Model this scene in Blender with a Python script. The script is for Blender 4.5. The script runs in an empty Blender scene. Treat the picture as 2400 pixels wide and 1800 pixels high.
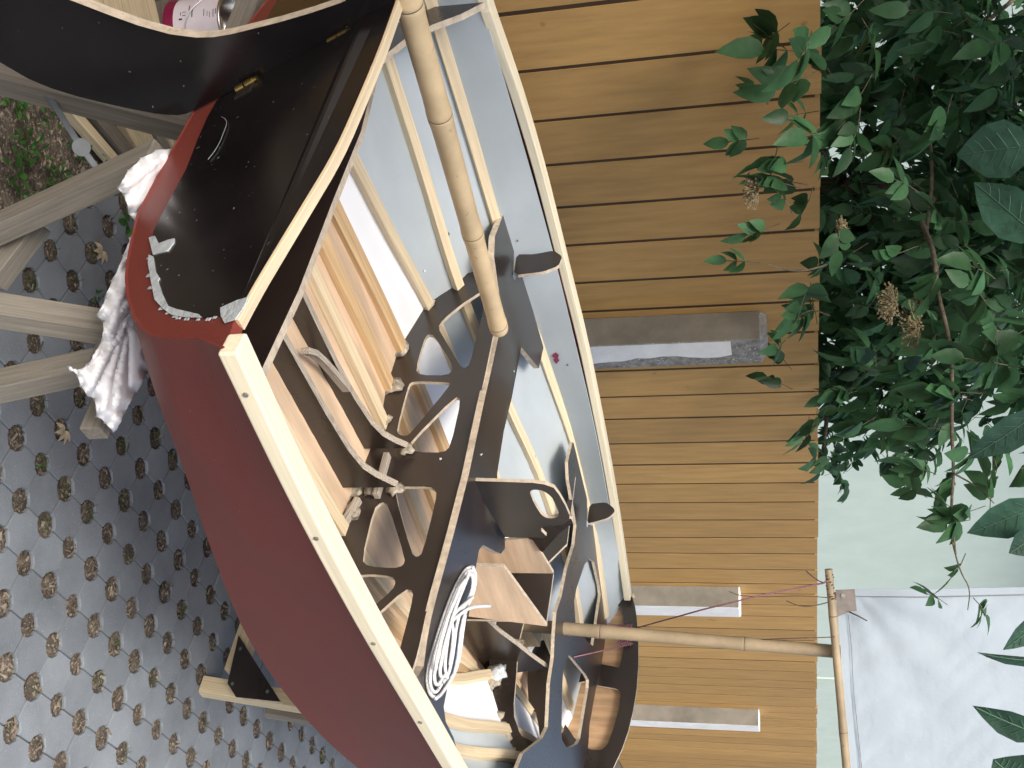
import bpy, bmesh, math, random
import numpy as np
from mathutils import Vector, Matrix
from mathutils.geometry import tessellate_polygon
random.seed(7); rs = np.random.RandomState(5)
sc = bpy.context.scene
R = math.radians
# ---------------------------------------------------------------- camera (phone held sideways: rolled 90 deg)
F = 2575.; TH = R(14.3); RH = R(1.86); CAM = np.array([0, 0, 1.68])
cv = np.array([0, math.cos(TH), -math.sin(TH)]); cu = np.array([0, math.sin(TH), math.cos(TH)]); cr = np.array([1., 0, 0])
XL = math.cos(RH)*cu + math.sin(RH)*cr; YL = math.sin(RH)*cu - math.cos(RH)*cr
cd = bpy.data.cameras.new('camera'); cam = bpy.data.objects.new('camera', cd); sc.collection.objects.link(cam)
cam.matrix_world = Matrix(((XL[0], YL[0], -cv[0], 0), (XL[1], YL[1], -cv[1], 0), (XL[2], YL[2], -cv[2], 1.68), (0, 0, 0, 1)))
cd.sensor_fit = 'HORIZONTAL'; cd.sensor_width = 36; cd.lens = 36*F/2400; cd.clip_start = .02; cd.clip_end = 500
sc.camera = cam
# ---------------------------------------------------------------- sky, sun, exposure
w = bpy.data.worlds.new('World'); sc.world = w; w.use_nodes = True
nt = w.node_tree; sky = nt.nodes.new('ShaderNodeTexSky'); sky.sky_type = 'NISHITA'; sky.sun_disc = False
sky.sun_elevation = R(48); sky.sun_rotation = R(190); sky.air_density = 1.0; sky.dust_density = 4.0; sky.ozone_density = .45
nt.links.new(sky.outputs[0], nt.nodes['Background'].inputs[0]); nt.nodes['Background'].inputs[1].default_value = .15
sl = bpy.data.lights.new('sun', 'SUN'); sl.energy = 2.0; sl.angle = R(20); sl.color = (1, .95, .88)
so = bpy.data.objects.new('sun', sl); sc.collection.objects.link(so)
so.rotation_euler = Vector((.164, .929, -1.03)).to_track_quat('-Z', 'Y').to_euler(); so.location = (0, -3, 6)
sc.view_settings.view_transform = 'Standard'; sc.view_settings.look = 'None'; sc.view_settings.exposure = 0.62
sc.render.engine = 'CYCLES'

# ---------------------------------------------------------------- measuring helpers: sight line -> point on a real plane of the place
def ray(x, y): return cv*F + XL*(x-1200) + YL*(900-y)
def onz(x, y, z): d = ray(x, y); return CAM + d*((z-CAM[2])/d[2])
def onplane(x, y, P, N): d = ray(x, y); return CAM + d*(np.dot(np.array(P)-CAM, N)/np.dot(d, N))
def atdepth(x, y, D): return CAM + ray(x, y)*(D/F)
BA = R(42); bf = np.array([math.sin(BA), math.cos(BA), 0]); bt = np.array([-math.cos(BA), math.sin(BA), 0])
BO = onz(530, 770, 1.08); BO[2] = 0           # boat frame: s forward, t to port, z up
def toS(p): q = p-BO; return (q@bf, q@bt, q[2])
def Zp(x, y, z): return toS(onz(x, y, z))
def Tp(x, y, t): return toS(onplane(x, y, BO+bt*t, bt))
def Sp(x, y, s, rake=0.): return toS(onplane(x, y, BO+bf*s, bf-rake*np.array([0, 0, 1])))
def St(x, y, s0, k): return toS(onplane(x, y, BO+bf*s0, bf-k*bt))   # vertical plane s = s0 + k t
def Bw(s, t, z): return BO+bf*s+bt*t+np.array([0, 0, z])

# ---------------------------------------------------------------- materials
GRN = ('pine', 'pale_pine', 'amber_pine', 'weathered_timber', 'pale_timber', 'dark_timber', 'ply_edge_grey')
def _n(t, k, **kw):
    n = t.nodes.new(k)
    for a, b in kw.items(): setattr(n, a, b)
    return n
def mat(name, col, rough=.6, var=.15, scale=6., stretch=(1, 1, 1), bump=.0, bscale=60., spec=.5, col2=None, speck=None, metal=0., trans=0., coat=0., island=0., rotz=0.):
    m = bpy.data.materials.new(name); m.use_nodes = True; t = m.node_tree; b = t.nodes['Principled BSDF']
    L = t.links.new
    tc = _n(t, 'ShaderNodeTexCoord'); mp = _n(t, 'ShaderNodeMapping'); mp.inputs['Scale'].default_value = stretch
    src = tc.outputs['Object']
    if name in GRN: at = _n(t, 'ShaderNodeAttribute', attribute_name='gr'); src = at.outputs['Vector']
    mp.inputs['Rotation'].default_value = (0, 0, rotz)
    L(src, mp.inputs[0])
    nz = _n(t, 'ShaderNodeTexNoise'); nz.inputs['Scale'].default_value = scale; nz.inputs['Detail'].default_value = 6; nz.inputs['Roughness'].default_value = .6
    L(mp.outputs[0], nz.inputs['Vector'])
    rp = _n(t, 'ShaderNodeValToRGB'); c2 = col2 or tuple(c*(1-var*2.2) for c in col)
    rp.color_ramp.elements[0].position = .3; rp.color_ramp.elements[1].position = .7
    rp.color_ramp.elements[0].color = (*c2, 1); rp.color_ramp.elements[1].color = (*tuple(min(1, c*(1+var*.5)) for c in col), 1)
    L(nz.outputs[0], rp.inputs[0]); out = rp.outputs[0]
    if island:
        g = _n(t, 'ShaderNodeNewGeometry'); h = _n(t, 'ShaderNodeHueSaturation'); mr = _n(t, 'ShaderNodeMapRange')
        mr.inputs[3].default_value = 1-island; mr.inputs[4].default_value = 1+island
        L(g.outputs['Random Per Island'], mr.inputs[0]); L(mr.outputs[0], h.inputs['Value']); L(out, h.inputs['Color']); out = h.outputs[0]
    if speck:
        sc_, th, scol = speck
        n2 = _n(t, 'ShaderNodeTexNoise'); n2.inputs['Scale'].default_value = sc_; n2.inputs['Detail'].default_value = 2; L(tc.outputs['Object'], n2.inputs['Vector'])
        r2 = _n(t, 'ShaderNodeValToRGB'); r2.color_ramp.elements[0].position = th; r2.color_ramp.elements[1].position = th+.03; L(n2.outputs[0], r2.inputs[0])
        mx = _n(t, 'ShaderNodeMix', data_type='RGBA'); L(r2.outputs[0], mx.inputs[0]); L(out, mx.inputs[6]); mx.inputs[7].default_value = (*scol, 1); out = mx.outputs[2]
    L(out, b.inputs['Base Color']); b.inputs['Roughness'].default_value = rough; b.inputs['Metallic'].default_value = metal
    b.inputs['Specular IOR Level'].default_value = spec; b.inputs['Coat Weight'].default_value = coat
    if rough < .6:
        mr2 = _n(t, 'ShaderNodeMapRange'); mr2.inputs[3].default_value = rough*.75; mr2.inputs[4].default_value = min(1, rough*1.35)
        L(nz.outputs[0], mr2.inputs[0]); L(mr2.outputs[0], b.inputs['Roughness'])
    if trans:
        b.inputs['Transmission Weight'].default_value = 0
        tr = _n(t, 'ShaderNodeBsdfTranslucent'); L(out, tr.inputs[0]); ms = _n(t, 'ShaderNodeMixShader'); ms.inputs[0].default_value = trans
        L(b.outputs[0], ms.inputs[1]); L(tr.outputs[0], ms.inputs[2]); L(ms.outputs[0], t.nodes['Material Output'].inputs[0])
    if bump:
        n3 = _n(t, 'ShaderNodeTexNoise'); n3.inputs['Scale'].default_value = bscale; n3.inputs['Detail'].default_value = 4; L(mp.outputs[0], n3.inputs['Vector'])
        bp = _n(t, 'ShaderNodeBump'); bp.inputs['Strength'].default_value = bump; bp.inputs['Distance'].default_value = .01
        L(n3.outputs[0], bp.inputs['Height']); L(bp.outputs[0], b.inputs['Normal'])
    return m
GX = (.6, 9, 9); GZ = (9, 9, .6)
M = dict(
 film=mat('phenolic_film', (.027, .020, .017), .27, .3, 3, speck=(60, .80, (.06, .055, .05)), spec=.8),
 film_t=mat('phenolic_transom', (.009, .007, .008), .2, .3, 5, speck=(120, .735, (.26, .28, .31)), spec=.45),
 edge=mat('ply_edge', (.53, .45, .345), .75, .16, 60, speck=(30, .66, (.36, .29, .22)), bump=.06, bscale=150),
 edge_g=mat('ply_edge_grey', (.45, .395, .32), .7, .30, 7, (2.5, 60, 60), speck=(38, .64, (.27, .235, .20)), bump=.1, bscale=120),
 maroon=mat('maroon_paint', (.205, .042, .032), .45, .12, 1.6, bump=.08, bscale=180, spec=.24, speck=(95, .745, (.27, .13, .115))),
 grey=mat('grey_primer', (.415, .465, .485), .6, .07, 2.4, (1, 2, 2), speck=(33, .775, (.31, .32, .33)), bump=.03, bscale=300),
 white=mat('white_primer', (.90, .92, .93), .75, .03, 4),
 pine=mat('pine', (.70, .575, .38), .6, .13, 5, (.8, 35, 35), bump=.05, bscale=30),
 rail=mat('pale_pine', (.80, .72, .53), .55, .09, 5, (.6, 30, 30), bump=.05, bscale=25),
 amber=mat('amber_pine', (.66, .455, .245), .5, .18, 4, (.9, 26, 26), speck=(8, .74, (.52, .30, .12)), bump=.05, bscale=30),
 gaboon=mat('okoume_ply', (.66, .49, .335), .55, .16, 3, (1.1, 9, 9), speck=(7, .78, (.52, .33, .18)), bump=.05, bscale=25),
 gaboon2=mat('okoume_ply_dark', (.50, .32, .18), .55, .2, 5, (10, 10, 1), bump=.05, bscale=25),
 bamboo=mat('bamboo', (.66, .50, .29), .42, .20, 4, (1, 1, 1), speck=(45, .70, (.40, .30, .19)), spec=.4),
 node=mat('bamboo_node', (.16, .11, .07), .7, .3, 40),
 bamboo2=mat('weathered_bamboo', (.345, .27, .17), .6, .2, 6, speck=(60, .72, (.18, .13, .08))),
 filler=mat('grey_filler', (.50, .55, .58), .7, .12, 40, bump=.3, bscale=120),
 epoxy=mat('epoxy_smear', (.42, .37, .29), .35, .35, 60, bump=.4, bscale=90),
 brass=mat('brass', (.50, .40, .15), .28, .15, 40, metal=1.),
 rope=mat('white_rope', (.84, .84, .84), .8, .06, 120, bump=.6, bscale=420),
 cord=mat('pink_cord', (.34, .15, .19), .8, .3, 300),
 cordb=mat('brown_cord', (.13, .08, .06), .8, .3, 300),
 fence=mat('fence_stain', (.47, .28, .095), .62, .10, 4, (8, 8, 1.1), speck=(9, .75, (.33, .18, .065)), bump=.12, bscale=60, island=.11),
 gap_shade=mat('fence_gap_shade', (.06, .032, .014), .8, .2),  # near-black tone, paints the shade seen between the fence boards
 conc=mat('concrete_rough', (.30, .30, .29), .9, .25, 30, speck=(130, .66, (.62, .62, .6)), bump=.7, bscale=150),
 conc_s=mat('concrete_smooth', (.25, .235, .20), .85, .2, 5, bump=.1, bscale=80),
 wpaint=mat('white_limewash', (.78, .80, .80), .85, .07, 9, bump=.15, bscale=60),
 wall=mat('mint_render', (.62, .75, .69), .9, .035, 2, bump=.08, bscale=200),
 paver=mat('paver_concrete', (.25, .282, .31), .9, .17, 3.0, speck=(240, .70, (.40, .42, .43)), bump=.25, bscale=250, island=.10, spec=.15),
 soil=mat('soil', (.135, .11, .082), .95, .35, 30, speck=(160, .60, (.27, .23, .18)), bump=1., bscale=90),
 chip=mat('wood_chips', (.25, .21, .16), .9, .3, 60, island=.55),
 grass=mat('grass', (.09, .17, .035), .7, .2, 20, island=.4, trans=.3),
 weed=mat('weed', (.055, .17, .03), .55, .2, 20, island=.35, trans=.3),
 leaf=mat('elder_leaf', (.058, .150, .062), .45, .2, 14, island=.5, trans=.45, spec=.4, bump=.15, bscale=50),
 leaf2=mat('near_leaf', (.040, .110, .070), .45, .22, 30, island=.25, trans=.3, bump=.25, bscale=60),
 pipe=mat('mint_pipe', (.47, .575, .53), .7, .05, 4),
 vein=mat('leaf_vein', (.07, .15, .09), .5, .1),
 bark=mat('bark', (.13, .11, .075), .85, .3, 20, (4, 4, 1), bump=.4, bscale=60),
 umbel=mat('umbel', (.27, .22, .12), .8, .3, 90),
 timber=mat('weathered_timber', (.22, .20, .165), .85, .17, 5, (1.0, 34, 34), bump=.3, bscale=30),
 timber2=mat('pale_timber', (.56, .47, .31), .75, .14, 5, (1.2, 35, 35), bump=.1, bscale=30),
 timber3=mat('dark_timber', (.15, .135, .11), .85, .2, 6, (1.2, 40, 40), bump=.2, bscale=30),
 steel=mat('grey_steel', (.10, .115, .13), .55, .15, 30),
 cloth=mat('white_cloth', (.80, .81, .83), .95, .03, 10, bump=.12, bscale=22, trans=.08, spec=.08),
 sail=mat('tyvek', (.46, .54, .61), .7, .03, 3.2, bump=.25, bscale=26, trans=.2, spec=.3),
 patch=mat('grey_patch', (.25, .22, .2), .8, .15, 40),
 can=mat('can_label', (.62, .58, .66), .4, .06, 8), can_b=mat('can_base', (.20, .01, .05), .4), tin=mat('tin', (.6, .62, .63), .25, .1, metal=1.),
 ink=mat('ink', (.03, .03, .035), .6), paint_in=mat('dried_paint', (.30, .24, .16), .4),
)
# ---------------------------------------------------------------- object helpers
def link(name, me, parent=None, mats=(), smooth=False, bevel=0.):
    o = bpy.data.objects.new(name, me); sc.collection.objects.link(o)
    for m in mats: me.materials.append(M[m] if isinstance(m, str) else m)
    if smooth:
        for p in me.polygons: p.use_smooth = True
    if parent: o.parent = parent
    if 'gr' not in me.attributes and any(mm.name in GRN for mm in me.materials):
        at = me.attributes.new('gr', 'FLOAT_VECTOR', 'POINT'); co = np.zeros(len(me.vertices)*3, dtype=np.float32); me.vertices.foreach_get('co', co); at.data.foreach_set('vector', co)
    if bevel:
        b = o.modifiers.new('bevel', 'BEVEL'); b.width = bevel; b.segments = 2; b.limit_method = 'ANGLE'; b.angle_limit = R(40)
    return o
def mesh(v, f, mi=None):
    me = bpy.data.meshes.new('m'); me.from_pydata([tuple(map(float, p)) for p in v], [], f)
    if mi is not None:
        for p, i in zip(me.polygons, mi): p.material_index = i
    me.validate()
    g = getattr(v, 'gr', None)
    if g is not None and len(g) == len(me.vertices):
        at = me.attributes.new('gr', 'FLOAT_VECTOR', 'POINT'); at.data.foreach_set('vector', np.array(g, dtype=np.float32).ravel())
    return me
class GL(list): gr = None
def tag(o, label, cat, group=None, kind=None):
    if label: o['label'] = label
    if cat: o['category'] = cat
    if group: o['group'] = group
    if kind: o['kind'] = kind
    return o
def empty(name, loc, rz, label, cat, group=None):
    o = bpy.data.objects.new(name, None); sc.collection.objects.link(o); o.location = tuple(loc); o.rotation_euler = (0, 0, rz); o.empty_display_size = .1
    return tag(o, label, cat, group)
def chaikin(P, it=2, r=.22, closed=True):
    P = [np.array(p, float) for p in P]
    for _ in range(it):
        Q = []; n = len(P)
        for i in range(n if closed else n-1):
            a, b = P[i], P[(i+1) % n]; Q += [a*(1-r)+b*r, a*r+b*(1-r)]
        if not closed: Q = [P[0]]+Q+[P[-1]]
        P = Q
    return P
def plate(name, outer, holes, off, parent, mats=('film', 'edge'), bevel=0.):
    """a sheet: outline with holes, given thickness by the vector off; rims take the second material"""
    loops = [[np.array(p, float) for p in outer]]+[[np.array(p, float) for p in h] for h in holes]
    tri = tessellate_polygon([[Vector(p) for p in l] for l in loops])
    V = [p for l in loops for p in l]; n = len(V); off = np.array(off, float)
    v = V+[p+off for p in V]; f = []; mi = []
    nrm = Vector((0, 0, 0))
    for a, b, c in tri: nrm += (Vector(V[b])-Vector(V[a])).cross(Vector(V[c])-Vector(V[a]))
    flip = nrm.dot(Vector(off)) > 0
    for a, b, c in tri:
        f.append((c, b, a) if flip else (a, b, c)); mi.append(0)
        f.append((a+n, b+n, c+n) if flip else (c+n, b+n, a+n)); mi.append(0)
    k = 0
    for l in loops:
        m = len(l)
        for i in range(m): f.append((k+i, k+(i+1) % m, k+(i+1) % m+n, k+i+n)); mi.append(1)
        k += m
    me = mesh(v, f, mi); bm = bmesh.new(); bm.from_mesh(me); bmesh.ops.recalc_face_normals(bm, faces=bm.faces); bm.to_mesh(me); bm.free()
    return link(name, me, parent, mats, bevel=bevel)
def cr_interp(P, s):
    """smooth curve s -> (s,t,z) through control points sorted by s"""
    P = np.array(P, float); x = P[:, 0]; out = [s]
    for k in (1, 2):
        y = P[:, k]; d = np.gradient(y, x) if len(x) > 2 else np.full(len(x), (y[-1]-y[0])/(x[-1]-x[0]))
        if s <= x[0]: out.append(y[0]+d[0]*(s-x[0])); continue
        if s >= x[-1]: out.append(y[-1]+d[-1]*(s-x[-1])); continue
        i = np.searchsorted(x, s)-1; h = x[i+1]-x[i]; u = (s-x[i])/h
        out.append((2*u**3-3*u**2+1)*y[i]+(u**3-2*u**2+u)*h*d[i]+(-2*u**3+3*u**2)*y[i+1]+(u**3-u**2)*h*d[i+1])
    return np.array(out)
def sweep(pts, w, h, up=(0, 0, 1), side=None, cap=True, drop=0.):
    """rectangular bar along pts; w across, h along up"""
    pts = [np.array(p, float) for p in pts]; v = GL(); f = []; n = len(pts); g = []; run = 0.; r0 = rs.uniform(0, 9)
    for i, p in enumerate(pts):
        if i: run += np.linalg.norm(pts[i]-pts[i-1])
        for a, b in ((-1, -1), (1, -1), (1, 1), (-1, 1)): g.append((run+r0, a*w/2+r0, b*h/2))
        T = pts[min(i+1, n-1)]-pts[max(i-1, 0)]; T = T/np.linalg.norm(T)
        U = np.array(up[i] if isinstance(up, list) else up, float); U = U-T*(U@T); U = U/np.linalg.norm(U); W = np.cross(T, U)
        for a, b in ((-1, -1), (1, -1), (1, 1), (-1, 1)): v.append(p+W*a*w/2+U*(b*h/2+drop))
    for i in range(n-1):
        for k in range(4): a = i*4+k; b = i*4+(k+1) % 4; f.append((a, b, b+4, a+4))
    f += [(3, 2, 1, 0), (4*n-4, 4*n-3, 4*n-2, 4*n-1)]; v.gr = g
    return v, f
def bar(name, a, b, w, h, parent, m, up=(0, 0, 1), bevel=.002):
    v, f = sweep([a, b], w, h, up); return link(name, mesh(v, f), parent, (m,), bevel=bevel)
def tube(pts, r, seg=10, rad=None, cap=True):
    pts = [np.array(p, float) for p in pts]; v = []; f = []; n = len(pts); U = None
    for i, p in enumerate(pts):
        T = pts[min(i+1, n-1)]-pts[max(i-1, 0)]; T = T/(np.linalg.norm(T)+1e-9)
        if U is None: U = np.cross(T, (0, 0, 1)) if abs(T[2]) < .9 else np.cross(T, (1, 0, 0))
        U = U-T*(U@T); U = U/np.linalg.norm(U); W = np.cross(T, U); rr = rad[i] if rad is not None else r
        for k in range(seg): a = 2*math.pi*k/seg; v.append(p+rr*(math.cos(a)*U+math.sin(a)*W))
    for i in range(n-1):
        for k in range(seg): a = i*seg+k; b = i*seg+(k+1) % seg; f.append((a, b, b+seg, a+seg))
    if cap: f += [tuple(range(seg-1, -1, -1)), tuple(range((n-1)*seg, n*seg))]
    return v, f
def join(parts):
    v = []; f = []
    for a, b in parts: k = len(v); v += list(a); f += [tuple(i+k for i in q) for q in b]
    return v, f
def box(c, d, rz=0.):
    x, y, z = (q/2 for q in d); v = []
    for k in (-1, 1):
        for a, b in ((-1, -1), (1, -1), (1, 1), (-1, 1)):
            px, py = a*x, b*y; v.append((c[0]+px*math.cos(rz)-py*math.sin(rz), c[1]+px*math.sin(rz)+py*math.cos(rz), c[2]+k*z))
    return v, [(3, 2, 1, 0), (4, 5, 6, 7), (0, 1, 5, 4), (1, 2, 6, 5), (2, 3, 7, 6), (3, 0, 4, 7)]

# ================================================================= THE SETTING
me = mesh(*[[(-60, -40, -.009), (60, -40, -.009), (60, 90, -.009), (-60, 90, -.009)], [(0, 1, 2, 3)]])
tag(link('ground', me, mats=('soil',)), 'brown soil ground', 'ground', kind='structure')
# honeycomb-like lattice of pavers with round openings at the lattice corners
A1 = np.array([.0648, .0818]); A2 = np.array([.076, -.0752]); LO = np.array([.366, 2.118])
FA = R(32.2); fd = np.array([math.sin(FA), math.cos(FA), 0]); fn = np.array([math.cos(FA), -math.sin(FA), 0])
_d = ray(1856, 100); FK = 1.36; KS = FK/1.3
FP0 = CAM+FK*_d/(_d@cv)*(.123/.0559); FP0[2] = 0
def infence(p): return ((np.array([p[0], p[1], 0])-FP0)@fn) > .03
def paved(p): return infence(p) and p[0] > -.40-.42*(p[1]-2.1) - (.12 if p[1] > 2.6 else 0) and -1. < p[1] < 9.5 and p[0] < 5.0
PV = []; PF = []; holes = []
for i in range(-70, 95):
    for j in range(-70, 70):
        o = LO+A1*i+A2*j; c = o+(A1+A2)/2
        if not paved(c): continue
        holes.append(o); k0 = len(PV); ring = []
        corners = [o, o+A1, o+A1+A2, o+A2]
        for k in range(4):
            c0 = corners[k]; e1 = corners[k-1]-c0; e2 = corners[(k+1) % 4]-c0
            a1 = math.atan2(e1[1], e1[0]); a2 = math.atan2(e2[1], e2[0]); da = (a2-a1+math.pi) % (2*math.pi)-math.pi
            hh = np.random.RandomState(abs(hash((round(c0[0], 3), round(c0[1], 3)))) % 100000); rr = .0290*(1+hh.uniform(-.1, .1)); fl = hh.rand(8)
            for q in range(5):
                a = a1+da*(.03+.94*q/4); r = rr*(.96 if q == 2 else 1.03)
                ring.append(c0+r*np.array([math.cos(a), math.sin(a)]))
            m = (corners[k]+corners[(k+1) % 4])/2; toward = (c-m)/np.linalg.norm(c-m)
            ed = corners[(k+1) % 4]-corners[k]; zz = .004*(1 if (k in (0, 3)) else -1)
            for u in (.4, .6): ring.append(corners[k]+ed*u+toward*(.0011+zz*(1 if u < .5 else -1)*.0) + np.array([0, 0]))
        dz = rs.uniform(-.0012, .0012); n = len(ring); cc = sum(ring)/n
        for p in ring: q = cc+(p-cc)*.992; PV.append((q[0], q[1], -.003+dz))
        for p in ring: q = cc+(p-cc)*.965; PV.append((q[0], q[1], 0+dz))
        for p in ring: q = cc+(p-cc)*.992; PV.append((q[0], q[1], -.03))
        for a in range(n):
            b = (a+1) % n; PF.append((k0+a, k0+b, k0+n+b, k0+n+a)); PF.append((k0+2*n+a, k0+2*n+b, k0+b, k0+a))
        PF.append(tuple(k0+n+a for a in range(n)))
tag(link('pavement', mesh(PV, PF), mats=('paver',)), 'grey interlocking pavers with round soil-filled openings', 'pavement', kind='structure')
# litter in the openings, grass tufts
CV = []; CF = []; GV = []; GF = []; HV = []; HF = []
def blade(V, Fc, p, L, w, az, lean):
    k = len(V); d = np.array([math.cos(az), math.sin(az), 0]); s = np.array([-d[1], d[0], 0])*w/2
    b = np.array(p, float); m = b+d*L*lean*.4+np.array([0, 0, L*.6]); t = b+d*L*lean+np.array([0, 0, L*(1-lean*.4)])
    V += [b-s, b+s, m+s*.8, m-s*.8, t]; Fc += [(k, k+1, k+2, k+3), (k+3, k+2, k+4)]
for o in holes:
    far = math.hypot(o[0], o[1])
    if far > 6.5: continue
    dry = rs.rand(); fillz = rs.uniform(-.008, .001)
    k = len(HV); HV.append((o[0], o[1], fillz+.002))
    for q in range(9): a = 2*math.pi*q/9; HV.append((o[0]+.027*math.cos(a), o[1]+.027*math.sin(a), fillz-.004+rs.uniform(-.002, .002)))
    for q in range(9): HF.append((k, k+1+q, k+1+(q+1) % 9))
    for _ in range(int(3+17*dry) if far < 4.5 else 4):
        a = rs.uniform(0, 6.28); r = .024*math.sqrt(rs.rand()); L = rs.uniform(.004, .026)*(1 if rs.rand() < .6 else .5); ww = rs.uniform(.0012, .006)
        c = np.array([o[0]+r*math.cos(a), o[1]+r*math.sin(a), rs.uniform(fillz-.002, fillz+.005)]); az = rs.uniform(0, 6.28); d = np.array([math.cos(az), math.sin(az), rs.uniform(-.3, .3)])*L/2; s = np.array([-math.sin(az), math.cos(az), rs.uniform(-.4, .4)])*ww/2
        k = len(CV); up = np.array([0, 0, .0015]); CV += [c-d-s, c+d-s, c+d*.8+s, c-d*.9+s, c-d-s+up, c+d-s+up, c+d*.8+s+up, c-d*.9+s+up]
        CF += [(k, k+1, k+2, k+3), (k+4, k+5, k+6, k+7), (k, k+1, k+5, k+4), (k+1, k+2, k+6, k+5), (k+2, k+3, k+7, k+6), (k+3, k, k+4, k+7)]
    pg = .55 if (o[0] < .35 and o[1] < 3) else .16
    if rs.rand() < pg:
        for _ in range(rs.randint(6, 26)):
            a = rs.uniform(0, 6.28); r = .02*math.sqrt(rs.rand()); blade(GV, GF, (o[0]+r*math.cos(a), o[1]+r*math.sin(a), -.012), rs.uniform(.012, .03), .0022, rs.uniform(0, 6.28), rs.uniform(.3, 1.))
# bits of bark and soil crumbs on the bare soil at the left
for _ in range(5200):
    p = np.array([rs.uniform(-1.8, -.35), rs.uniform(1.6, 3.3)]);
    if paved(p) and rs.rand() < .96: continue
    c = np.array([p[0], p[1], rs.uniform(-.014, -.004)]); az = rs.uniform(0, 6.28); L = rs.uniform(.005, .035); ww = rs.uniform(.002, .008)
    d = np.array([math.cos(az), math.sin(az), rs.uniform(-.3, .3)])*L/2; s = np.array([-math.sin(az), math.cos(az), rs.uniform(-.5, .5)])*ww/2
    k = len(CV); CV += [c-d-s, c+d-s, c+d*.7+s, c-d+s, c+np.array([0, 0, .004])]; CF += [(k, k+1, k+4), (k+1, k+2, k+4), (k+2, k+3, k+4), (k+3, k, k+4)]
tag(link('soil_fill', mesh(HV, HF), mats=('soil',), smooth=True), 'dark earth filling the round paver openings', 'soil', kind='stuff')
tag(link('wood_litter', mesh(CV, CF), mats=('chip',)), 'brown wood chips and dry bits in the paver openings and on the soil', 'litter', kind='stuff')
tag(link('grass', mesh(GV, GF), mats=('grass',)), 'short grass tufts growing in paver openings', 'grass', kind='stuff')

# ================================================================= FENCE
fence = empty('wooden_fence', FP0, 0, 'golden brown fence of upright boards between concrete posts', 'fence')
PIT = .15*FK
def yn(y): return (y-100)/(143.7-.0559*y)
def FL(a, c, z): return tuple((fd*a+fn*c)[:2])+(z,)    # along, out, up (local to the fence empty)
bv = []; bfc = []
def fbox(a0, a1, c0, c1, z0, z1):
    v = [FL(a, c, z) for z in (z0, z1) for a, c in ((a0, c0), (a1, c0), (a1, c1), (a0, c1))]
    return v, [(3, 2, 1, 0), (4, 5, 6, 7), (0, 1, 5, 4), (1, 2, 6, 5), (2, 3, 7, 6), (3, 0, 4, 7)]
posts = [yn(728), yn(1387), yn(1679)]
sp = (posts[1]-posts[0]); allposts = [posts[0]-sp]+posts+[posts[2]+12.5]
gaps = [y for y in (103, 230, 342, 450, 545, 640, 712, 785, 861, 925, 980, 1040, 1093, 1140, 1185, 1228, 1270, 1308, 1346, 1380, 1403, 1430, 1457, 1489, 1513, 1537, 1563, 1587, 1609, 1627, 1648, 1670, 1686, 1701, 1718, 1735, 1750, 1764, 1779, 1792)]
cuts = [-14+i for i in range(14)]+[yn(y) for y in gaps]+[yn(1792)+.97*(i+1) for i in range(22)]
edges = [c*PIT for c in cuts]
span = [(-14, allposts[0]), (allposts[0], allposts[1]), (allposts[1], allposts[2]), (allposts[2], allposts[3]), (allposts[3], allposts[4]), (allposts[4], 62)]
for lo, hi in span:
    parts = []
    for a0, a1 in zip(edges[:-1], edges[1:]):
        mid = (a0+a1)/2/PIT
        if not (lo <= mid < hi): continue
        g = rs.uniform(.0125, .0175); out = rs.uniform(-.0008, .001); t = 1.68+.098*KS+rs.uniform(-.004, .004)
        parts.append(fbox(a0+g/2, a1-g/2, -.0215, out, .0, t))
    if parts: link('board_panel', mesh(*join(parts)), fence, ('fence',))
    link('rails_and_shade_sheet', mesh(*join([fbox(lo*PIT, hi*PIT, -.06, -.024, z, z+.09) for z in (.25, .95, 1.5)]+[fbox(lo*PIT, hi*PIT, -.0225, -.0018, .03, 1.768)])), fence, ('gap_shade',))  # rails plus a dark sheet whose colour stands in for shade in the gaps
for i, pn in enumerate(allposts):
    a = pn*PIT; top = 1.68+KS*((1.4, 1.60, 1.365, 1.372, 1.37)[i]-1.68); w_ = KS*(.17, .155, .15, .16, .16)[i]; h = .122*KS
    pv = [];
    prof = [(a, -.0), (a, h), (a+w_, h), (a+w_, 0)]
    ch = .025 if i == 1 else .006
    for z, ins in ((0, 0), (top-ch, 0), (top, ch)):
        for q, (aa, cc) in enumerate(prof): pv.append(FL(aa+(ins if q < 2 else -ins), cc-(ins if q in (1, 2) else 0), z))
    pf = [(0, 1, 5, 4), (1, 2, 6, 5), (2, 3, 7, 6), (3, 0, 4, 7), (4, 5, 9, 8), (5, 6, 10, 9), (6, 7, 11, 10), (7, 4, 8, 11), (8, 9, 10, 11)]
    front = 'conc' if i == 1 else 'wpaint'
    po = link('concrete_post', mesh(pv, pf, [0, 1, 1, 1, 1, 1, 1, 1, 1]), fence, ('conc_s', front), bevel=.004)
    if i == 1:
        # limewash patch on the outer strip of the front face, bolt head
        lw = [(a+.004, .02), (a+.055, .02)]; ol = []
        zz = [z for z in np.linspace(.3, top-.13, 24)]
        out_pts = [FL(a+.006, h+.0006, z) for z in zz]+[FL(a+.108+.018*math.sin(z*9)+rs.uniform(-.006, .006)-(.03 if z > top-.17 else 0), h+.0006, z) for z in zz[::-1]]
        plate('limewash_patch', out_pts, [], fn*.0015, fence if False else po, ('wpaint', 'wpaint'))
        v, f = tube([FL(a+.135, h, top-.13), FL(a+.135, h+.007, top-.13)], .011, 14); link('bolt_head', mesh(v, f), po, ('conc',))
        po['label'] = 'tall rough concrete post with limewash patch'

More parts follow.
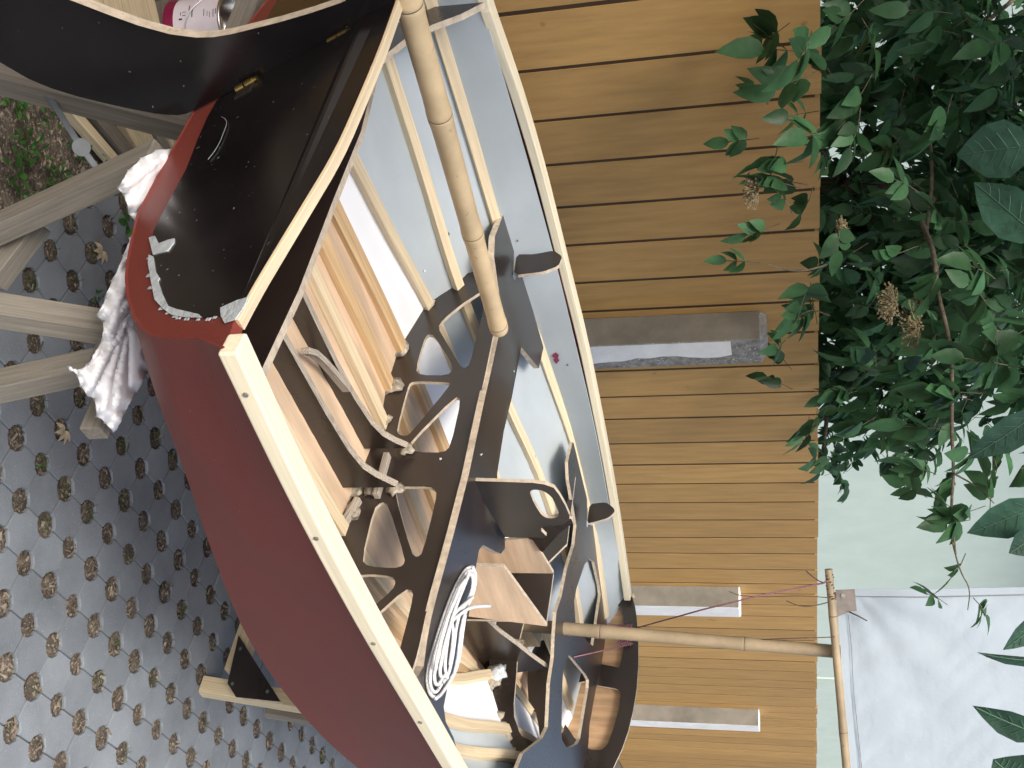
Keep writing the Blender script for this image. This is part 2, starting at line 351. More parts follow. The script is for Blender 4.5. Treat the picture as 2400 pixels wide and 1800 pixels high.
# ================================================================= HOUSE BEHIND
HD = 4.8; HP = FP0-fn*HD
house = empty('house', HP+fd*3, 0, 'pale mint green rendered house wall behind the fence', 'house')
hl = lambda a, c, z: tuple(((fd*(a-3)+fn*c))[:2])+(z,)
def hbox(a0, a1, c0, c1, z0, z1):
    v = [hl(a, c, z) for z in (z0, z1) for a, c in ((a0, c0), (a1, c0), (a1, c1), (a0, c1))]; return v, box((0, 0, 0), (1, 1, 1))[1]
link('wall', mesh(*hbox(-6, 60, -.4, 0, 0, 6.2)), house, ('wall',))
def onwall(x, y): q = onplane(x, y, HP, fn)-(HP+fd*3); return np.array([q@fd+3, q[2]])
def wq(x0, x1, y0, y1): a = onwall(x0, y0)[0]; b = onwall(x0, y1)[0]; return a, b
a2, b2 = wq(1950, 2300, 1588, 1800); link('bay_wall', mesh(*hbox(a2, 59.9, .003, .03, 0, 5.95)), house, ('wall',))
link('cornice', mesh(*hbox(-6.1, 60.1, .004, .3, 6.0, 6.3)), house, ('wpaint',))
link('roof', mesh([hl(-6.3, .6, 6.25), hl(60.3, .6, 6.25), hl(60.3, -4, 8.6), hl(-6.3, -4, 8.6), hl(-6.3, .6, 6.31), hl(60.3, .6, 6.31), hl(60.3, -4, 8.66), hl(-6.3, -4, 8.66)], box((0, 0, 0), (1, 1, 1))[1]), house, ('timber3',))
c0 = onwall(2020, 1450); rim = onwall(2350, 1450); rad = math.hypot(*(rim-c0)); vv = []; ff = []
for i in range(33):
    an = math.pi*(.28+.44*i/32)
    for rr, cc in ((rad-.16, .004), (rad-.16, .05), (rad, .05), (rad, .004)): vv.append(hl(c0[0]+rr*math.cos(an), cc, c0[1]+rr*math.sin(an)))
for i in range(32):
    for k in range(4): p = i*4+k; q = i*4+(k+1) % 4; ff.append((p, q, q+4, p+4))
link('arch_moulding', mesh(vv, ff), house, ('wall',))

exec_boat = True
# ================================================================= BOAT
boat = empty('sailing_dinghy', BO, R(48), 'unfinished maroon plywood sailing dinghy with dark film-faced frames, resting on trestles', 'boat')
RK = dict(s=.438, rake=-.382)
def tr(x, y): return Sp(x, y, RK['s'], RK['rake'])
SS = np.concatenate([[.0], np.linspace(.12, 3.0, 25)])
def ts(z): return .438-.382*z
# --- outer skin control lines (starboard)
Gs = [(.02, .0, 1.066), (.262, -.024, 1.066), (.53, -.038, 1.066), (.88, -.041, 1.066), (1.15, -.041, 1.066), (1.6, -.02, 1.066), (2.1, .08, 1.066), (2.6, .28, 1.02), (3.0, .50, .95)]
Cs = [(.082, .048, .945), (.31, .050, .913), (.585, .050, .872), (.83, .052, .847), (1.07, .055, .838), (1.5, .09, .835), (2.1, .2, .85), (2.6, .36, .89), (3.0, .5, .93)]
Bs = [(.108, .11, .866), (.245, .11, .838), (.38, .11, .81), (.6, .11, .758), (.906, .11, .70), (1.17, .11, .69), (1.5, .13, .70), (2.1, .26, .74), (2.6, .42, .80), (3.0, .54, .86)]
B2 = [(.15, .30, .756), (.3, .28, .735), (.6, .27, .68), (.9, .27, .635), (1.2, .27, .62), (1.5, .29, .63), (2.1, .38, .68), (2.6, .5, .74), (3.0, .58, .81)]
Ks = [(.168, .50, .705), (.4, .52, .69), (.8, .55, .62), (1.2, .55, .59), (1.6, .55, .59), (2.1, .56, .64), (2.6, .6, .70), (3.0, .64, .77)]
def start(line): return ts(line[0][2])
def mirror(line, dt=0.): return [(s, 1.38+dt*min(1, s)-t, z) for s, t, z in line]
Gp = [(.028, 1.36-.06, 1.066), (.2, 1.315, 1.066)]+[(lambda q: (q[0], q[1]+.004, 1.066))(Zp(x, y, 1.075)) for x, y in ((1200, 175), (1255, 350), (1300, 540), (1320, 600), (1360, 760), (1395, 920), (1425, 1080), (1450, 1230), (1475, 1395))]+[(3.0, 1.17, 1.05)]
B1 = [(.125, .19, .815), (.3, .19, .775), (.6, .18, .715), (.9, .18, .665), (1.2, .18, .648), (1.5, .20, .66), (2.1, .32, .71), (2.6, .46, .77), (3.0, .56, .835)]
Gp = [(a, b+.030, c) for a, b, c in Gp]
Cs2 = [(.04, .03, 1.0)]
main_s = [Gs, Cs, Bs, B1, B2, Ks]; main_p = [Gp]+[mirror(l, d) for l, d in ((Cs, .17), (Bs, .15), (B1, .10), (B2, .04), (Ks, .04))]
TO = [tr(530, 783), tr(470, 789), tr(400, 790), tr(360, 784), tr(335, 766), tr(316, 735), tr(303, 695), tr(299, 650), tr(301, 620), tr(306, 590), tr(325, 503), tr(380, 401), tr(420, 325), tr(452, 270)]
TO = [(.028, .0, 1.066)]+TO[1:]
def resamp(P, n, p0=0.):
    P = np.array(P, float); d = np.r_[0, np.cumsum(np.linalg.norm(np.diff(P, axis=0), axis=1))]; u = np.linspace(0, d[-1], n)
    return np.stack([np.interp(u, d, P[:, k]) for k in range(3)], 1)
TOm = [(p[0], 1.355-p[1], p[2]) for p in TO]; tkeel = .655
def tside(T_, keel): return [p for p in T_ if (p[1] < keel if T_ is TO else p[1] > keel)]+[(ts(.706), keel, .706)]
BK = [TO[0], tr(400, 790), tr(318, 742), tr(301, 690), tr(299, 650), (ts(.707), .53, .707)]
def seg_sample(side):
    P = resamp([p for p in TO if p[1] < .5]+[(ts(.707), .53, .707)], 401); idx = [int(np.argmin(np.linalg.norm(P-np.array(b), axis=1))) for b in BK]; idx[0] = 0; idx[-1] = 400
    out = []
    for k in range(5): out += [P[int(round(idx[k]+(idx[k+1]-idx[k])*m_/6))] for m_ in range(6)]
    out.append(P[400]); out = np.array(out)
    if side: out[:, 1] = 1.355-out[:, 1]; out[:, 1] = np.where(out[:, 1] < .84, .82, out[:, 1])
    return out
TS = seg_sample(0); TP = seg_sample(1)
def relined(mn, T_): return [[tuple(T_[6*k] if k < 5 else T_[-1])]+[p for p in l[1:] if p[0] > T_[min(6*k, 30)][0]+.06] for k, l in enumerate(mn)]
def hull_grid(sN=50):
    rows = []; SL = [(TS, relined(main_s, TS), False), (TP, relined(main_p, TP), True)]
    for i in range(sN):
        u = (i/(sN-1))**1.15; w_ = min(1, u*3.0/.45); w_ = w_*w_*(3-2*w_); row = []
        for T_, mn, rev in SL:
            cp = [cr_interp(l, l[0][0]+(3.0-l[0][0])*u) for l in mn]; c0_ = [np.array(l[0]) for l in mn]
            q = np.array([cp[k]+(cp[k+1]-cp[k])*m_/6 for k in range(5) for m_ in range(6)]+[cp[5]]); q0 = np.array([c0_[k]+(c0_[k+1]-c0_[k])*m_/6 for k in range(5) for m_ in range(6)]+[c0_[5]])
            a = q+(T_-q0)*(1-w_); row.append(a[::-1] if rev else a)
        rows.append(np.vstack(row))
    V = [p for r in rows for p in r]; m = len(rows[0]); return V, [(i*m+k, i*m+k+1, (i+1)*m+k+1, (i+1)*m+k) for i in range(sN-1) for k in range(m-1)]
def loft(lines, sN=40, lo=0., hi=3.0):
    V = []; Fc = []; m = len(lines)
    for i in range(sN):
        for ln in lines: V.append(cr_interp(ln, lo+(hi-lo)*i/(sN-1)))
    for i in range(sN-1):
        for k in range(m-1): a = i*m+k; Fc.append((a, a+1, a+1+m, a+m))
    return V, Fc
v, f = hull_grid(); hull = link('hull_skin', mesh(v, f), boat, ('maroon',), smooth=True)
md = hull.modifiers.new('t', 'SOLIDIFY'); md.thickness = .004; md.offset = 1
md = hull.modifiers.new('e', 'EDGE_SPLIT'); md.split_angle = R(16)
bw_ = v[-62:]; plate('bow_transom', [np.array(p)+np.array([-.001, 0, 0]) for p in bw_], [], (-.009, 0, 0), boat, ('maroon', 'edge'))
# --- transom
to = [tr(*p) for p in ((515, 783), (400, 772), (345, 790), (318, 745), (303, 700), (299, 650), (306, 600), (321, 524), (325, 503), (380, 401), (420, 325), (463, 253))]
to = [(p[0], p[1], p[2]) for p in to]
stb = [(.028, .018, 1.072)]+[p for p in [tr(470, 788)]+[tr(400, 790), tr(350, 780), tr(318, 745), tr(303, 700), tr(299, 650), tr(306, 600), tr(325, 503), tr(380, 401), tr(420, 325), tr(463, 253)]]
tc_ = .705
port = [(p[0], 2*tc_-.05-p[1]-.03*max(0, (.3-p[1])), p[2]) for p in stb if p[1] < tc_-.06][::-1]
topc = tr(922, 16)
full = [tuple(p) for p in TS]+[tuple(p) for p in TP[::-1]]
full = [np.array((ts(p[2]), p[1], p[2])) for p in full]
top = [(ts(1.072), 1.345, 1.072), topc, tr(741, 377), (ts(1.072), .012, 1.072)]
top = [(ts(1.072), 1.34, 1.072), (ts(1.103), .98, 1.103), (ts(topc[2]), topc[1], topc[2]), tr(890, 106), tr(845, 214), tr(785, 352), tr(709, 477), tr(638, 594), tr(587, 679), tr(548, 752)]
top = top[:3]+[(ts(p[2]), p[1], p[2]) for p in chaikin(top[2:], 2, .25, closed=False)[1:]]
tn = np.array([1, 0, .382]); tn = tn/np.linalg.norm(tn)
transom = plate('transom', list(full)+[np.array(p) for p in top], [], tn*.015, boat, ('maroon', 'maroon'))
# black film panel inside the maroon border
inn = [tr(*p) for p in ((530, 728), (505, 741), (470, 749), (416, 742), (383, 720), (365, 702), (358, 658), (353, 615), (358, 579), (362, 542), (383, 499), (438, 398), (466, 325), (488, 275), (513, 231))]
inp = [(p[0], 2*tc_-.05-p[1], p[2]) for p in inn if p[1] < tc_-.08][::-1]
it = [(p[0], p[1]+.0, p[2]) for p in top[1:]]
pan = [(ts(p[2])-.0, p[1], p[2]) for p in (list(inn[1:])+list(inp))]
pan_out = [np.array((p[0], p[1], p[2]))-tn*.0015 for p in pan+[(ts(1.085), 1.27, 1.066)]+[(ts(q[2]-.0005), q[1], q[2]-.0005) for q in it]]
plate('film_panel', pan_out, [], tn*.0012, boat, ('film_t', 'film_t'))
for P in ([(352, 560), (366, 556), (375, 574), (398, 565), (412, 562), (411, 572), (396, 592), (362, 600)], [(352, 600), (362, 604), (368, 640), (378, 655), (374, 662), (383, 690), (397, 720), (418, 728), (440, 733), (470, 740), (478, 748), (440, 747), (405, 741), (385, 726), (366, 705), (357, 660), (350, 618)], [(520, 725), (560, 707), (585, 700), (576, 722), (555, 752), (530, 760), (522, 745)]):
    plate('filler_patch', [np.array(tr(*p))-tn*.0032 for p in P], [], tn*.0014, boat, ('filler', 'filler'))
for x, y in ((379, 724), (394, 735), (412, 742), (421, 745), (440, 748), (466, 750), (490, 749), (505, 745), (350, 606), (352, 646), (355, 675)):
    L = rs.uniform(4, 9); plate('filler_dab', [np.array(tr(*p))-tn*.0016 for p in ((x-L, y+L*.6), (x-L*.3, y-L*.3), (x+L, y-L*.4), (x+L*.2, y+L*.5))], [], tn*.0008, boat, ('filler', 'filler'))
# bare ply rim along the top of the transom
tp = [np.array(q, float) for q in top[::-1]]; v, f = sweep([p+tn*.0075+np.array([0, 0, .0015]) for p in tp], .018, .006, (0, 0, 1)); link('transom_rim', mesh(v, f), boat, ('pine',), bevel=.001)

# --- interior planking lines
Gi = [(lambda q: q)(Zp(x, y, 1.068)) for x, y in ((1130, 14), (1215, 300), (1297, 593), (1345, 790), (1385, 960), (1440, 1250))]+[(2.75, 1.32, 1.06), (3.0, 1.20, 1.03)]
Gi = [(.0+.04, 1.27, 1.068)]+Gi
Ai = [Zp(1025, 65, .955), Zp(1095, 300, .95), Zp(1163, 535, .945), Zp(1269, 836, .950), Zp(1341, 1053, .970)]+[(2.7, 1.22, .99), (3.0, 1.08, .98)]
Bi = [Zp(895, 134, .86), Zp(980, 395, .857), Zp(1063, 655, .855), Zp(1190, 963, .875), Zp(1255, 1110, .90), Zp(1320, 1300, .945)]+[(2.7, 1.06, .93), (3.0, .95, .94)]
Ci = [Zp(806, 351, .80), Zp(900, 535, .795), Sp(997, 715, 1.06), (1.6, 1.14, .80), (2.2, .97, .86), (2.7, .86, .90), (3.0, .80, .93)]
Di = [Zp(769, 477, .75), Sp(933, 818, 1.06), (1.6, .99, .752), (2.1, .88, .80), (2.7, .77, .87), (3.0, .74, .9)]
Ei = [Zp(743, 565, .735), Sp(904, 909, 1.06), (1.7, .84, .737), (2.3, .76, .79), (3.0, .72, .88)]
Fi = [Zp(716, 634, .73), Sp(889, 995, 1.06), (1.7, .745, .73), (2.3, .73, .78), (3.0, .70, .87)]
Fs = [(.16, .44, .728), (.6, .445, .728), (1.06, .455, .73), (1.7, .55, .735), (2.1, .62, .79), (3.0, .69, .87)]
Es = [(.16, .36, .737), (.6, .36, .733), (1.06, .385, .735), (1.6, .47, .745), (1.9, .55, .785), (2.1, .6, .81), (3.0, .68, .875)]
Ds = [(.15, .29, .757), (.6, .27, .745), (1.06, .30, .745), (1.5, .36, .755), (1.8, .48, .79), (2.05, .62, .83), (2.4, .67, .86), (3.0, .685, .89)]
Cc = [(.13, .19, .82), (.6, .18, .79), (1.06, .19, .80), (1.45, .24, .82), (1.7, .315, .86), (2.0, .44, .893), (2.4, .55, .92), (3.0, .62, .95)]
Bc = [(.11, .125, .875), (.6, .12, .87), (1.06, .135, .87), (1.45, .17, .875), (1.75, .265, .875), (1.95, .345, .94), (2.3, .45, .94), (3.0, .60, .92)]
Ac = [(.08, .07, .955), (.6, .07, .955), (1.06, .065, .96), (1.6, .09, .965), (2.0, .2, .985), (2.5, .36, .98), (3.0, .55, .93)]
Gc = [(.06, .035, 1.05), (.6, .0, 1.05), (1.06, -.012, 1.05), (1.6, .01, 1.05), (2.1, .11, 1.05), (2.6, .31, 1.005), (3.0, .53, .94)]
IL = [('G', Gi), ('A', Ai), ('B', Bi), ('C', Ci), ('D', Di), ('E', Ei), ('F', Fi), ('f', Fs), ('e', Es), ('d', Ds), ('c', Cc), ('b', Bc), ('a', Ac), ('g', Gc)]
PM = ['grey', 'grey', 'grey', 'white', 'gaboon', 'gaboon', 'gaboon', 'gaboon', 'gaboon', 'white', 'grey', 'grey', 'grey']
for k in range(13):
    v, f = loft([IL[k][1], IL[k+1][1]], 44, lo=.19, hi=2.96)
    o = link('hull_plank', mesh(v, f), boat, (PM[k],), smooth=True); md = o.modifiers.new('t', 'SOLIDIFY'); md.thickness = .003; md.offset = 0; md = o.modifiers.new('e', 'EDGE_SPLIT'); md.split_angle = R(35)
    if PM[k] == 'white': o['label'] = 'white painted inner plank'
    elif PM[k] == 'gaboon': o['label'] = 'bare wood bottom plank'
for k in list(range(1, 7))+list(range(7, 13)):
    ln = IL[k][1]; pr = IL[k-1][1]; nx = IL[k+1][1] if k+1 < len(IL) else None; pts = []; ups = []
    for s in np.linspace(.2, 2.72, 46):
        p = cr_interp(ln, s); d = cr_interp(nx, s)-cr_interp(pr, s); T = cr_interp(ln, s+.02)-cr_interp(ln, s-.02); n_ = np.cross(T, d); n_ = n_/np.linalg.norm(n_)
        if n_@(np.array([s, .7, 1.5])-p) < 0: n_ = -n_
        pts.append(p+n_*.011); ups.append(n_)
    w_, m_ = ((.026, 'pine') if IL[k][0] in 'ABCabcd' else (.032, 'amber') if IL[k][0] in 'DEde' else (.03, 'pine'))
    v, f = sweep(pts, w_, .019, ups); link('stringer', mesh(v, f), boat, (m_,), bevel=.0015)
# --- gunwale rails
pts = [np.array(p) for p in [cr_interp(Gs, s)+np.array([0, .008, .006]) for s in np.linspace(.03, 2.95, 50)]]
v, f = sweep(pts, .036, .024); rl = link('gunwale_rail', mesh(v, f), boat, ('rail',), bevel=.003)
for s_ in np.arange(.09, 2.6, .26):
    q = cr_interp(Gs, s_)
    v, f = tube([q+np.array([0, -.012, .006]), q+np.array([0, -.0094, .006])], .0035, 8); link('screw_plug', mesh(v, f), rl, ('timber',))
def RP(x, y, z): return np.array(Zp(x, y, z))
rp_px = [(1152, -20), (1160, 14), (1222, 190), (1275, 370), (1318, 545), (1341, 640), (1378, 790), (1410, 950), (1438, 1100), (1460, 1240), (1480, 1388)]
pts = [RP(x, y, 1.085)+np.array([0, -.012, -.012]) for x, y in rp_px]; pts = [np.array([-.02+.05, pts[0][1]-.06, 1.073])]+pts
v, f = sweep([p+np.array([0, -.007, 0]) for p in chaikin(pts, 2, .25, closed=False)], .044, .024); link('gunwale_rail', mesh(v, f), boat, ('rail',), bevel=.003)
# --- stern frame (upright panel with hollowed top edge)
def sf(x, y): return np.array(St(x, y, .12, .17))
q = [sf(*p) for p in ((614, 864), (700, 680), (781, 468), (846, 308), (888, 140), (950, 90), (1013, 58), (1080, 33), (1135, 5))]
low = [(.12+.17*t, t, z) for t, z in ((1.28, .98), (1.17, .88), (1.02, .80), (.90, .755), (.5, .755), (.3, .78), (.18, .84), (.09, .93))]
plate('stern_frame', q+[np.array(p) for p in low], [], bf*0+np.array([.014, 0, 0]), boat)
# --- centre bulkhead with truss-like openings
s0 = 1.06
def z4(L): return [(600+x*.36166, 500+y*.36166) for x, y in L]
def z1(L): return [(700+x*.36166, 1000+y*.36166) for x, y in L]
top_px = [(1196, 560), (1180, 690), (1162, 782), (1146, 862), (1128, 945), (1110, 1030), (1094, 1110), (1078, 1172), (1060, 1236), (1040, 1311), (1020, 1385), (1003, 1448), (991, 1506), (982, 1542), (968, 1586)]
out_px = [(1165, 590), (1110, 637), (1077, 645), (1052, 670), (1005, 713), (978, 735), (936, 800), (918, 835), (907, 883), (891, 920), (880, 967), (846, 1060), (820, 1148), (816, 1181), (801, 1217), (787, 1268), (800, 1340), (850, 1450), (900, 1570)]
outer = [(lambda q, k: (q[0], q[1], q[2]-(.035 if k < 2 else .006)))(Sp(x, y, s0), k) for k, (x, y) in enumerate(top_px)]+[Sp(x, y, s0) for x, y in out_px[::-1]]
H = [z4([(1470, 500), (1400, 545), (1330, 590), (1210, 690), (1178, 740), (1230, 830), (1320, 985), (1350, 1005), (1385, 980), (1430, 800), (1480, 600)]),
     z4([(1110, 785), (1155, 790), (1262, 960), (1275, 1015), (1240, 1050), (1060, 1048), (1035, 1010), (1085, 830)]),
     z4([(1000, 1095), (1060, 1088), (1250, 1095), (1262, 1110), (1010, 1415), (975, 1445), (925, 1435), (912, 1400), (980, 1140)]),
     z4([(1290, 1188), (1330, 1205), (1260, 1510), (1215, 1550), (1045, 1548), (998, 1520), (1005, 1475)]),
     z1([(620, 420), (650, 388), (850, 388), (893, 415), (888, 480), (803, 820), (765, 848), (732, 820)]),
     z1([(540, 485), (582, 510), (690, 855), (678, 900), (620, 918), (450, 905), (408, 865), (485, 535)]),
     z1([(385, 965), (470, 955), (605, 970), (630, 1005), (610, 1055), (480, 1170), (370, 1120), (345, 1010)]),
     z1([(690, 1052), (745, 1065), (725, 1180), (625, 1560), (590, 1500), (470, 1250)])]
plate('centre_bulkhead', outer, [chaikin([Sp(x, y, s0) for x, y in h], 1, .22) for h in H], (.009, 0, 0), boat)
# --- crowned thwart on top of it
def zt(t): return max(.972, 1.0-.028*((t-.68)/.5)**2)
def TWp(x, y):
    z = .99
    for _ in range(30): q = Zp(x, y, z); z = .5*z+.5*zt(q[1])
    return np.array(Zp(x, y, z))
aft = [(1179, 504), (1160, 554), (1158, 601), (1165, 652), (1173, 710), (1170, 782), (1152, 865), (1134, 945), (1116, 1030), (1099, 1112), (1083, 1175), (1067, 1238), (1047, 1313), (1027, 1385), (1011, 1448), (1001, 1500), (993, 1562), (975, 1592), (953, 1609)]
fwd = [(1205, 590), (1202, 652), (1224, 648), (1250, 730), (1274, 815), (1263, 863), (1222, 813), (1200, 930), (1181, 1010), (1165, 1112), (1172, 1190), (1184, 1262), (1183, 1286), (1174, 1298), (1160, 1292), (1132, 1277), (1123, 1289), (1116, 1325), (1096, 1445), (1069, 1571), (1051, 1601), (1040, 1656), (1045, 1692), (1063, 1728), (1078, 1785)]
tw = [TWp(*p) for p in fwd]+[np.array((1.50, .03, .972)), np.array((1.1, .02, .972))]+[TWp(*p) for p in aft[::-1]]
from mathutils.geometry import delaunay_2d_cdt
def inside(x, y, P):
    c = False
    for i in range(len(P)):
        x0, y0 = P[i]; x1, y1 = P[i-1]
        if (y0 > y) != (y1 > y) and x < (x1-x0)*(y-y0)/(y1-y0)+x0: c = not c
    return c
tl = [(p[0], p[1]) for p in tw]; gi = [(a, b) for a in np.arange(.8, 1.7, .03) for b in np.arange(.0, 1.5, .03) if inside(a, b, tl) and min(math.hypot(a-c, b-d) for c, d in tl) > .012]
rs_ = delaunay_2d_cdt([Vector(p) for p in tl+gi], [], [list(range(len(tl)))], 1, 1e-5)
tv = [(p.x, p.y, zt(p.y)) for p in rs_[0]]; nT = len(tv); tfc = [tuple(t) for t in rs_[2]]
V = tv+[(a, b, c-.016) for a, b, c in tv]; Fa = list(tfc)+[tuple(k+nT for k in t[::-1]) for t in tfc]; mi = [0]*len(Fa)
cnt = {}
for t in tfc:
    for a, b in zip(t, t[1:]+t[:1]): cnt[(a, b)] = 1
for a, b in list(cnt):
    if (b, a) not in cnt: Fa.append((b, a, a+nT, b+nT)); mi.append(1)
thwart = link('thwart', mesh(V, Fa, mi), boat, ('film', 'edge'))
for p_, k_ in zip(thwart.data.polygons, mi): p_.use_smooth = (k_ == 0)
md = thwart.modifiers.new('e', 'EDGE_SPLIT'); md.split_angle = R(40)
# small opening behind the starboard rail
# --- quarter knees
plate('knee', chaikin([Sp(x, y, 1.11) for x, y in ((1211, 596), (1251, 596), (1298, 587), (1318, 601), (1309, 623), (1273, 637), (1204, 645))], 1, .15), [], (.010, 0, 0), boat)
plate('knee', chaikin([Sp(x, y, 2.16) for x, y in ((1382, 1181), (1420, 1177), (1438, 1190), (1441, 1199), (1427, 1213), (1402, 1221), (1376, 1227))], 1, .15), [], (.010, 0, 0), boat)
# --- centreboard case: two upright cheeks
tb = .61
def zc(L): return [(1050+x/5.53, 1100+y/5.53) for x, y in L]
ck = [(300, 150), (700, 162), (1100, 175), (1250, 195), (1370, 240), (1440, 330), (1520, 470), (1575, 600), (1570, 660), (1500, 710), (1350, 735), (1250, 740), (1205, 765), (1210, 800), (1275, 865), (1240, 890), (1080, 885), (740, 880)]
hp = zc([(1060, 300), (1080, 272), (1130, 262), (1220, 275), (1300, 320), (1360, 380), (1440, 560), (1430, 610), (1370, 635), (1270, 630), (1200, 580), (1110, 430)])
low2 = [Tp(1184, 1262, tb), ]
plate('centreboard_cheek', [Tp(x, y, tb) for x, y in zc(ck)], [[Tp(x, y, tb) for x, y in chaikin(hp, 1, .2)]], (0, .009, 0), boat)
ck2 = zc([(760, 700), (1500, 640), (1600, 640), (1620, 700), (1440, 830), (1300, 990), (1215, 1090), (1080, 890), (740, 880)])
plate('centreboard_cheek', [Tp(x, y, tb+.10) for x, y in chaikin(ck2, 1, .15)], [], (0, .009, 0), boat)
# --- open-topped case forward of the thwart
s1, s2 = 1.43, 1.69
P1 = Tp(1181, 1329, .60); P3 = Tp(1282, 1468, .60); C1 = Tp(1116, 1327, .60); C2 = Tp(1098, 1445, .60)
caseo = plate('case_side', [P1, P3, C2, C1, (1.2, .60, .80), (1.2, .60, .93)][:4], [], (0, .009, 0), boat, ('gaboon', 'edge'))
P2 = Tp(1297, 1344, .72); P5 = Tp(1246, 1260, .72); P4 = Tp(1188, 1259, .72)
plate('case_side', [P5, P2, (P2[0], .72, .80), (P5[0]+.05, .72, .80)], [], (0, .009, 0), boat, ('gaboon', 'edge'))
plate('case_end', [(P3[0]-.012, .609, P3[2]), (P2[0], .72, P2[2]), (P2[0], .72, .80), (P3[0]-.012, .609, .80)], [], (.009, 0, 0), boat, ('film', 'edge'))
# --- long floor fins (skids)
def fin(name, pts, tb_, h, m='edge_g'):
    P = [np.array((p[0], tb_(p[0]) if callable(tb_) else tb_, p[2])) for p in pts]
    lowp = [np.array((p[0], p[1], .722 if not callable(h) else h(p[0]))) for p in P[::-1]]
    return plate(name, P+lowp, [], (0, .016, 0), boat, ('film', m))
fin('floor_fin', [Tp(x, y, .655) for x, y in ((640, 560), (712, 700), (787, 856), (830, 935), (870, 995), (897, 1022), (925, 1038), (954, 1050))], .655, 0)
fin('floor_fin', [Tp(x, y, .53) for x, y in ((590, 650), (655, 778), (763, 970), (815, 1055), (850, 1098), (880, 1118), (905, 1130), (930, 1142))], .53, 0)
br = [Zp(x, y, .77) for x, y in ((715, 822), (735, 828), (760, 850), (790, 885), (815, 915), (830, 935))]
v, f = sweep([np.array(p) for p in br], .013, .018); link('floor_brace', mesh(v, f), boat, ('edge_g',), bevel=.001)
bar('floor_cleat', (1.05, .535, .80), (1.05, .65, .80), .02, .014, boat, 'edge_g'); bar('floor_cleat', (1.052, .44, .735), (1.052, .53, .76), .02, .014, boat, 'edge_g')
FP = [Tp(x, y, .65) for x, y in ((1097, 1400), (1135, 1450), (1170, 1483), (1210, 1512), (1245, 1540), (1283, 1567))]
plate('floor_fin', [np.array(p) for p in FP]+[np.array((2.1, .65, .80)), np.array((1.9, .65, .77)), np.array((1.6, .65, .735)), np.array((1.45, .65, .73))], [], (0, .014, 0), boat, ('film', 'edge_g'))
# --- forward ring frames
f1 = [Sp(x, y, 2.0) for x, y in ((1153, 1509), (1214, 1513), (1210, 1580), (1204, 1650), (1205, 1680), (1217, 1715), (1239, 1752), (1262, 1790))]
f1o = [Sp(x, y, 2.0) for x, y in ((1225, 1810), (1186, 1763), (1172, 1740), (1152, 1700), (1151, 1660), (1143, 1600), (1148, 1540))]
m1 = [(p[0], 1.40-p[1], p[2]) for p in f1[1:][::-1]]; m1o = [(p[0], 1.40-p[1], p[2]) for p in f1o[::-1]]
plate('ring_frame', [f1[0]]+f1[1:]+f1o, [], (.009, 0, 0), boat)
plate('ring_frame', [(2.0, .70, .82)]+[(p[0], p[1], p[2]) for p in m1o]+[(2.0, 1.30, 1.0)]+m1[::1], [], (.009, 0, 0), boat)
f2 = [Sp(x, y, 2.35) for x, y in ((1253, 1505), (1275, 1500), (1300, 1560), (1300, 1650), (1290, 1700), (1300, 1780), (1268, 1760), (1262, 1700), (1256, 1672), (1239, 1654), (1236, 1593), (1238, 1560))]
plate('ring_frame', f2, [], (.009, 0, 0), boat)
bar('mast_step', (2.02, .90, .83), (2.30, .90, .86), .09, .05, boat, 'timber2')
# --- mast partner shelf
zpz = 1.0
pa = [(1342, 1036), (1331, 1083), (1333, 1123), (1342, 1175), (1351, 1231), (1346, 1278), (1329, 1333), (1316, 1399), (1304, 1435), (1300, 1490), (1298, 1541), (1289, 1601), (1284, 1704), (1271, 1731), (1226, 1767), (1213, 1800), (1196, 1850), (1200, 1900)]
pf_ = [(1345, 1040), (1376, 1170), (1376, 1230), (1391, 1231), (1410, 1300), (1427, 1372), (1424, 1466), (1410, 1556), (1398, 1608), (1382, 1698), (1379, 1746), (1367, 1800), (1350, 1880)]
HA = z1([(1885, 855), (1915, 875), (1950, 1030), (1957, 1090), (1925, 1310), (1908, 1422), (1865, 1385), (1795, 1280), (1785, 1130), (1800, 1050), (1855, 890)])
HB = [(1150+x/5.53, 1500+y/5.53) for x, y in ((1015, 198), (1050, 225), (1235, 450), (1272, 520), (1268, 620), (1160, 1280), (1120, 1350), (1050, 1388), (980, 1390), (925, 1290), (917, 1200), (928, 600), (945, 330))]
# keep the mast clear of the opening rims
partner = plate('mast_partner', [Zp(x, y, zpz) for x, y in pa]+[Zp(x, y, zpz) for x, y in pf_[::-1]], [[Zp(x, y, zpz) for x, y in HA], [Zp(x, y, zpz) for x, y in HB]], (0, 0, -.010), boat)
# --- bow bulkhead with two windows, tan ply bow behind it
sb = 2.75
bo = [(1450, 1393), (1482, 1399), (1488, 1420), (1492, 1445), (1496, 1505), (1496, 1560), (1492, 1615), (1484, 1665), (1472, 1715), (1458, 1755), (1437, 1800), (1400, 1850)]
bl = [(1340, 1900), (1270, 1860), (1220, 1760), (1200, 1640), (1230, 1500), (1330, 1420), (1400, 1398)]
o1 = [(1325, 1470), (1340, 1440), (1394, 1421), (1425, 1416), (1450, 1419), (1460, 1434), (1463, 1511), (1453, 1566), (1440, 1562), (1405, 1556), (1340, 1550)]
o2 = [(1319, 1619), (1365, 1595), (1398, 1606), (1446, 1614), (1455, 1625), (1452, 1655), (1439, 1704), (1424, 1745), (1410, 1758), (1383, 1757), (1350, 1735), (1319, 1688)]
plate('bow_bulkhead', [Sp(x, y, sb) for x, y in bo+bl], [[Sp(x, y, sb) for x, y in chaikin(o1, 1, .15)], [Sp(x, y, sb) for x, y in chaikin(o2, 1, .15)]], (.009, 0, 0), boat)
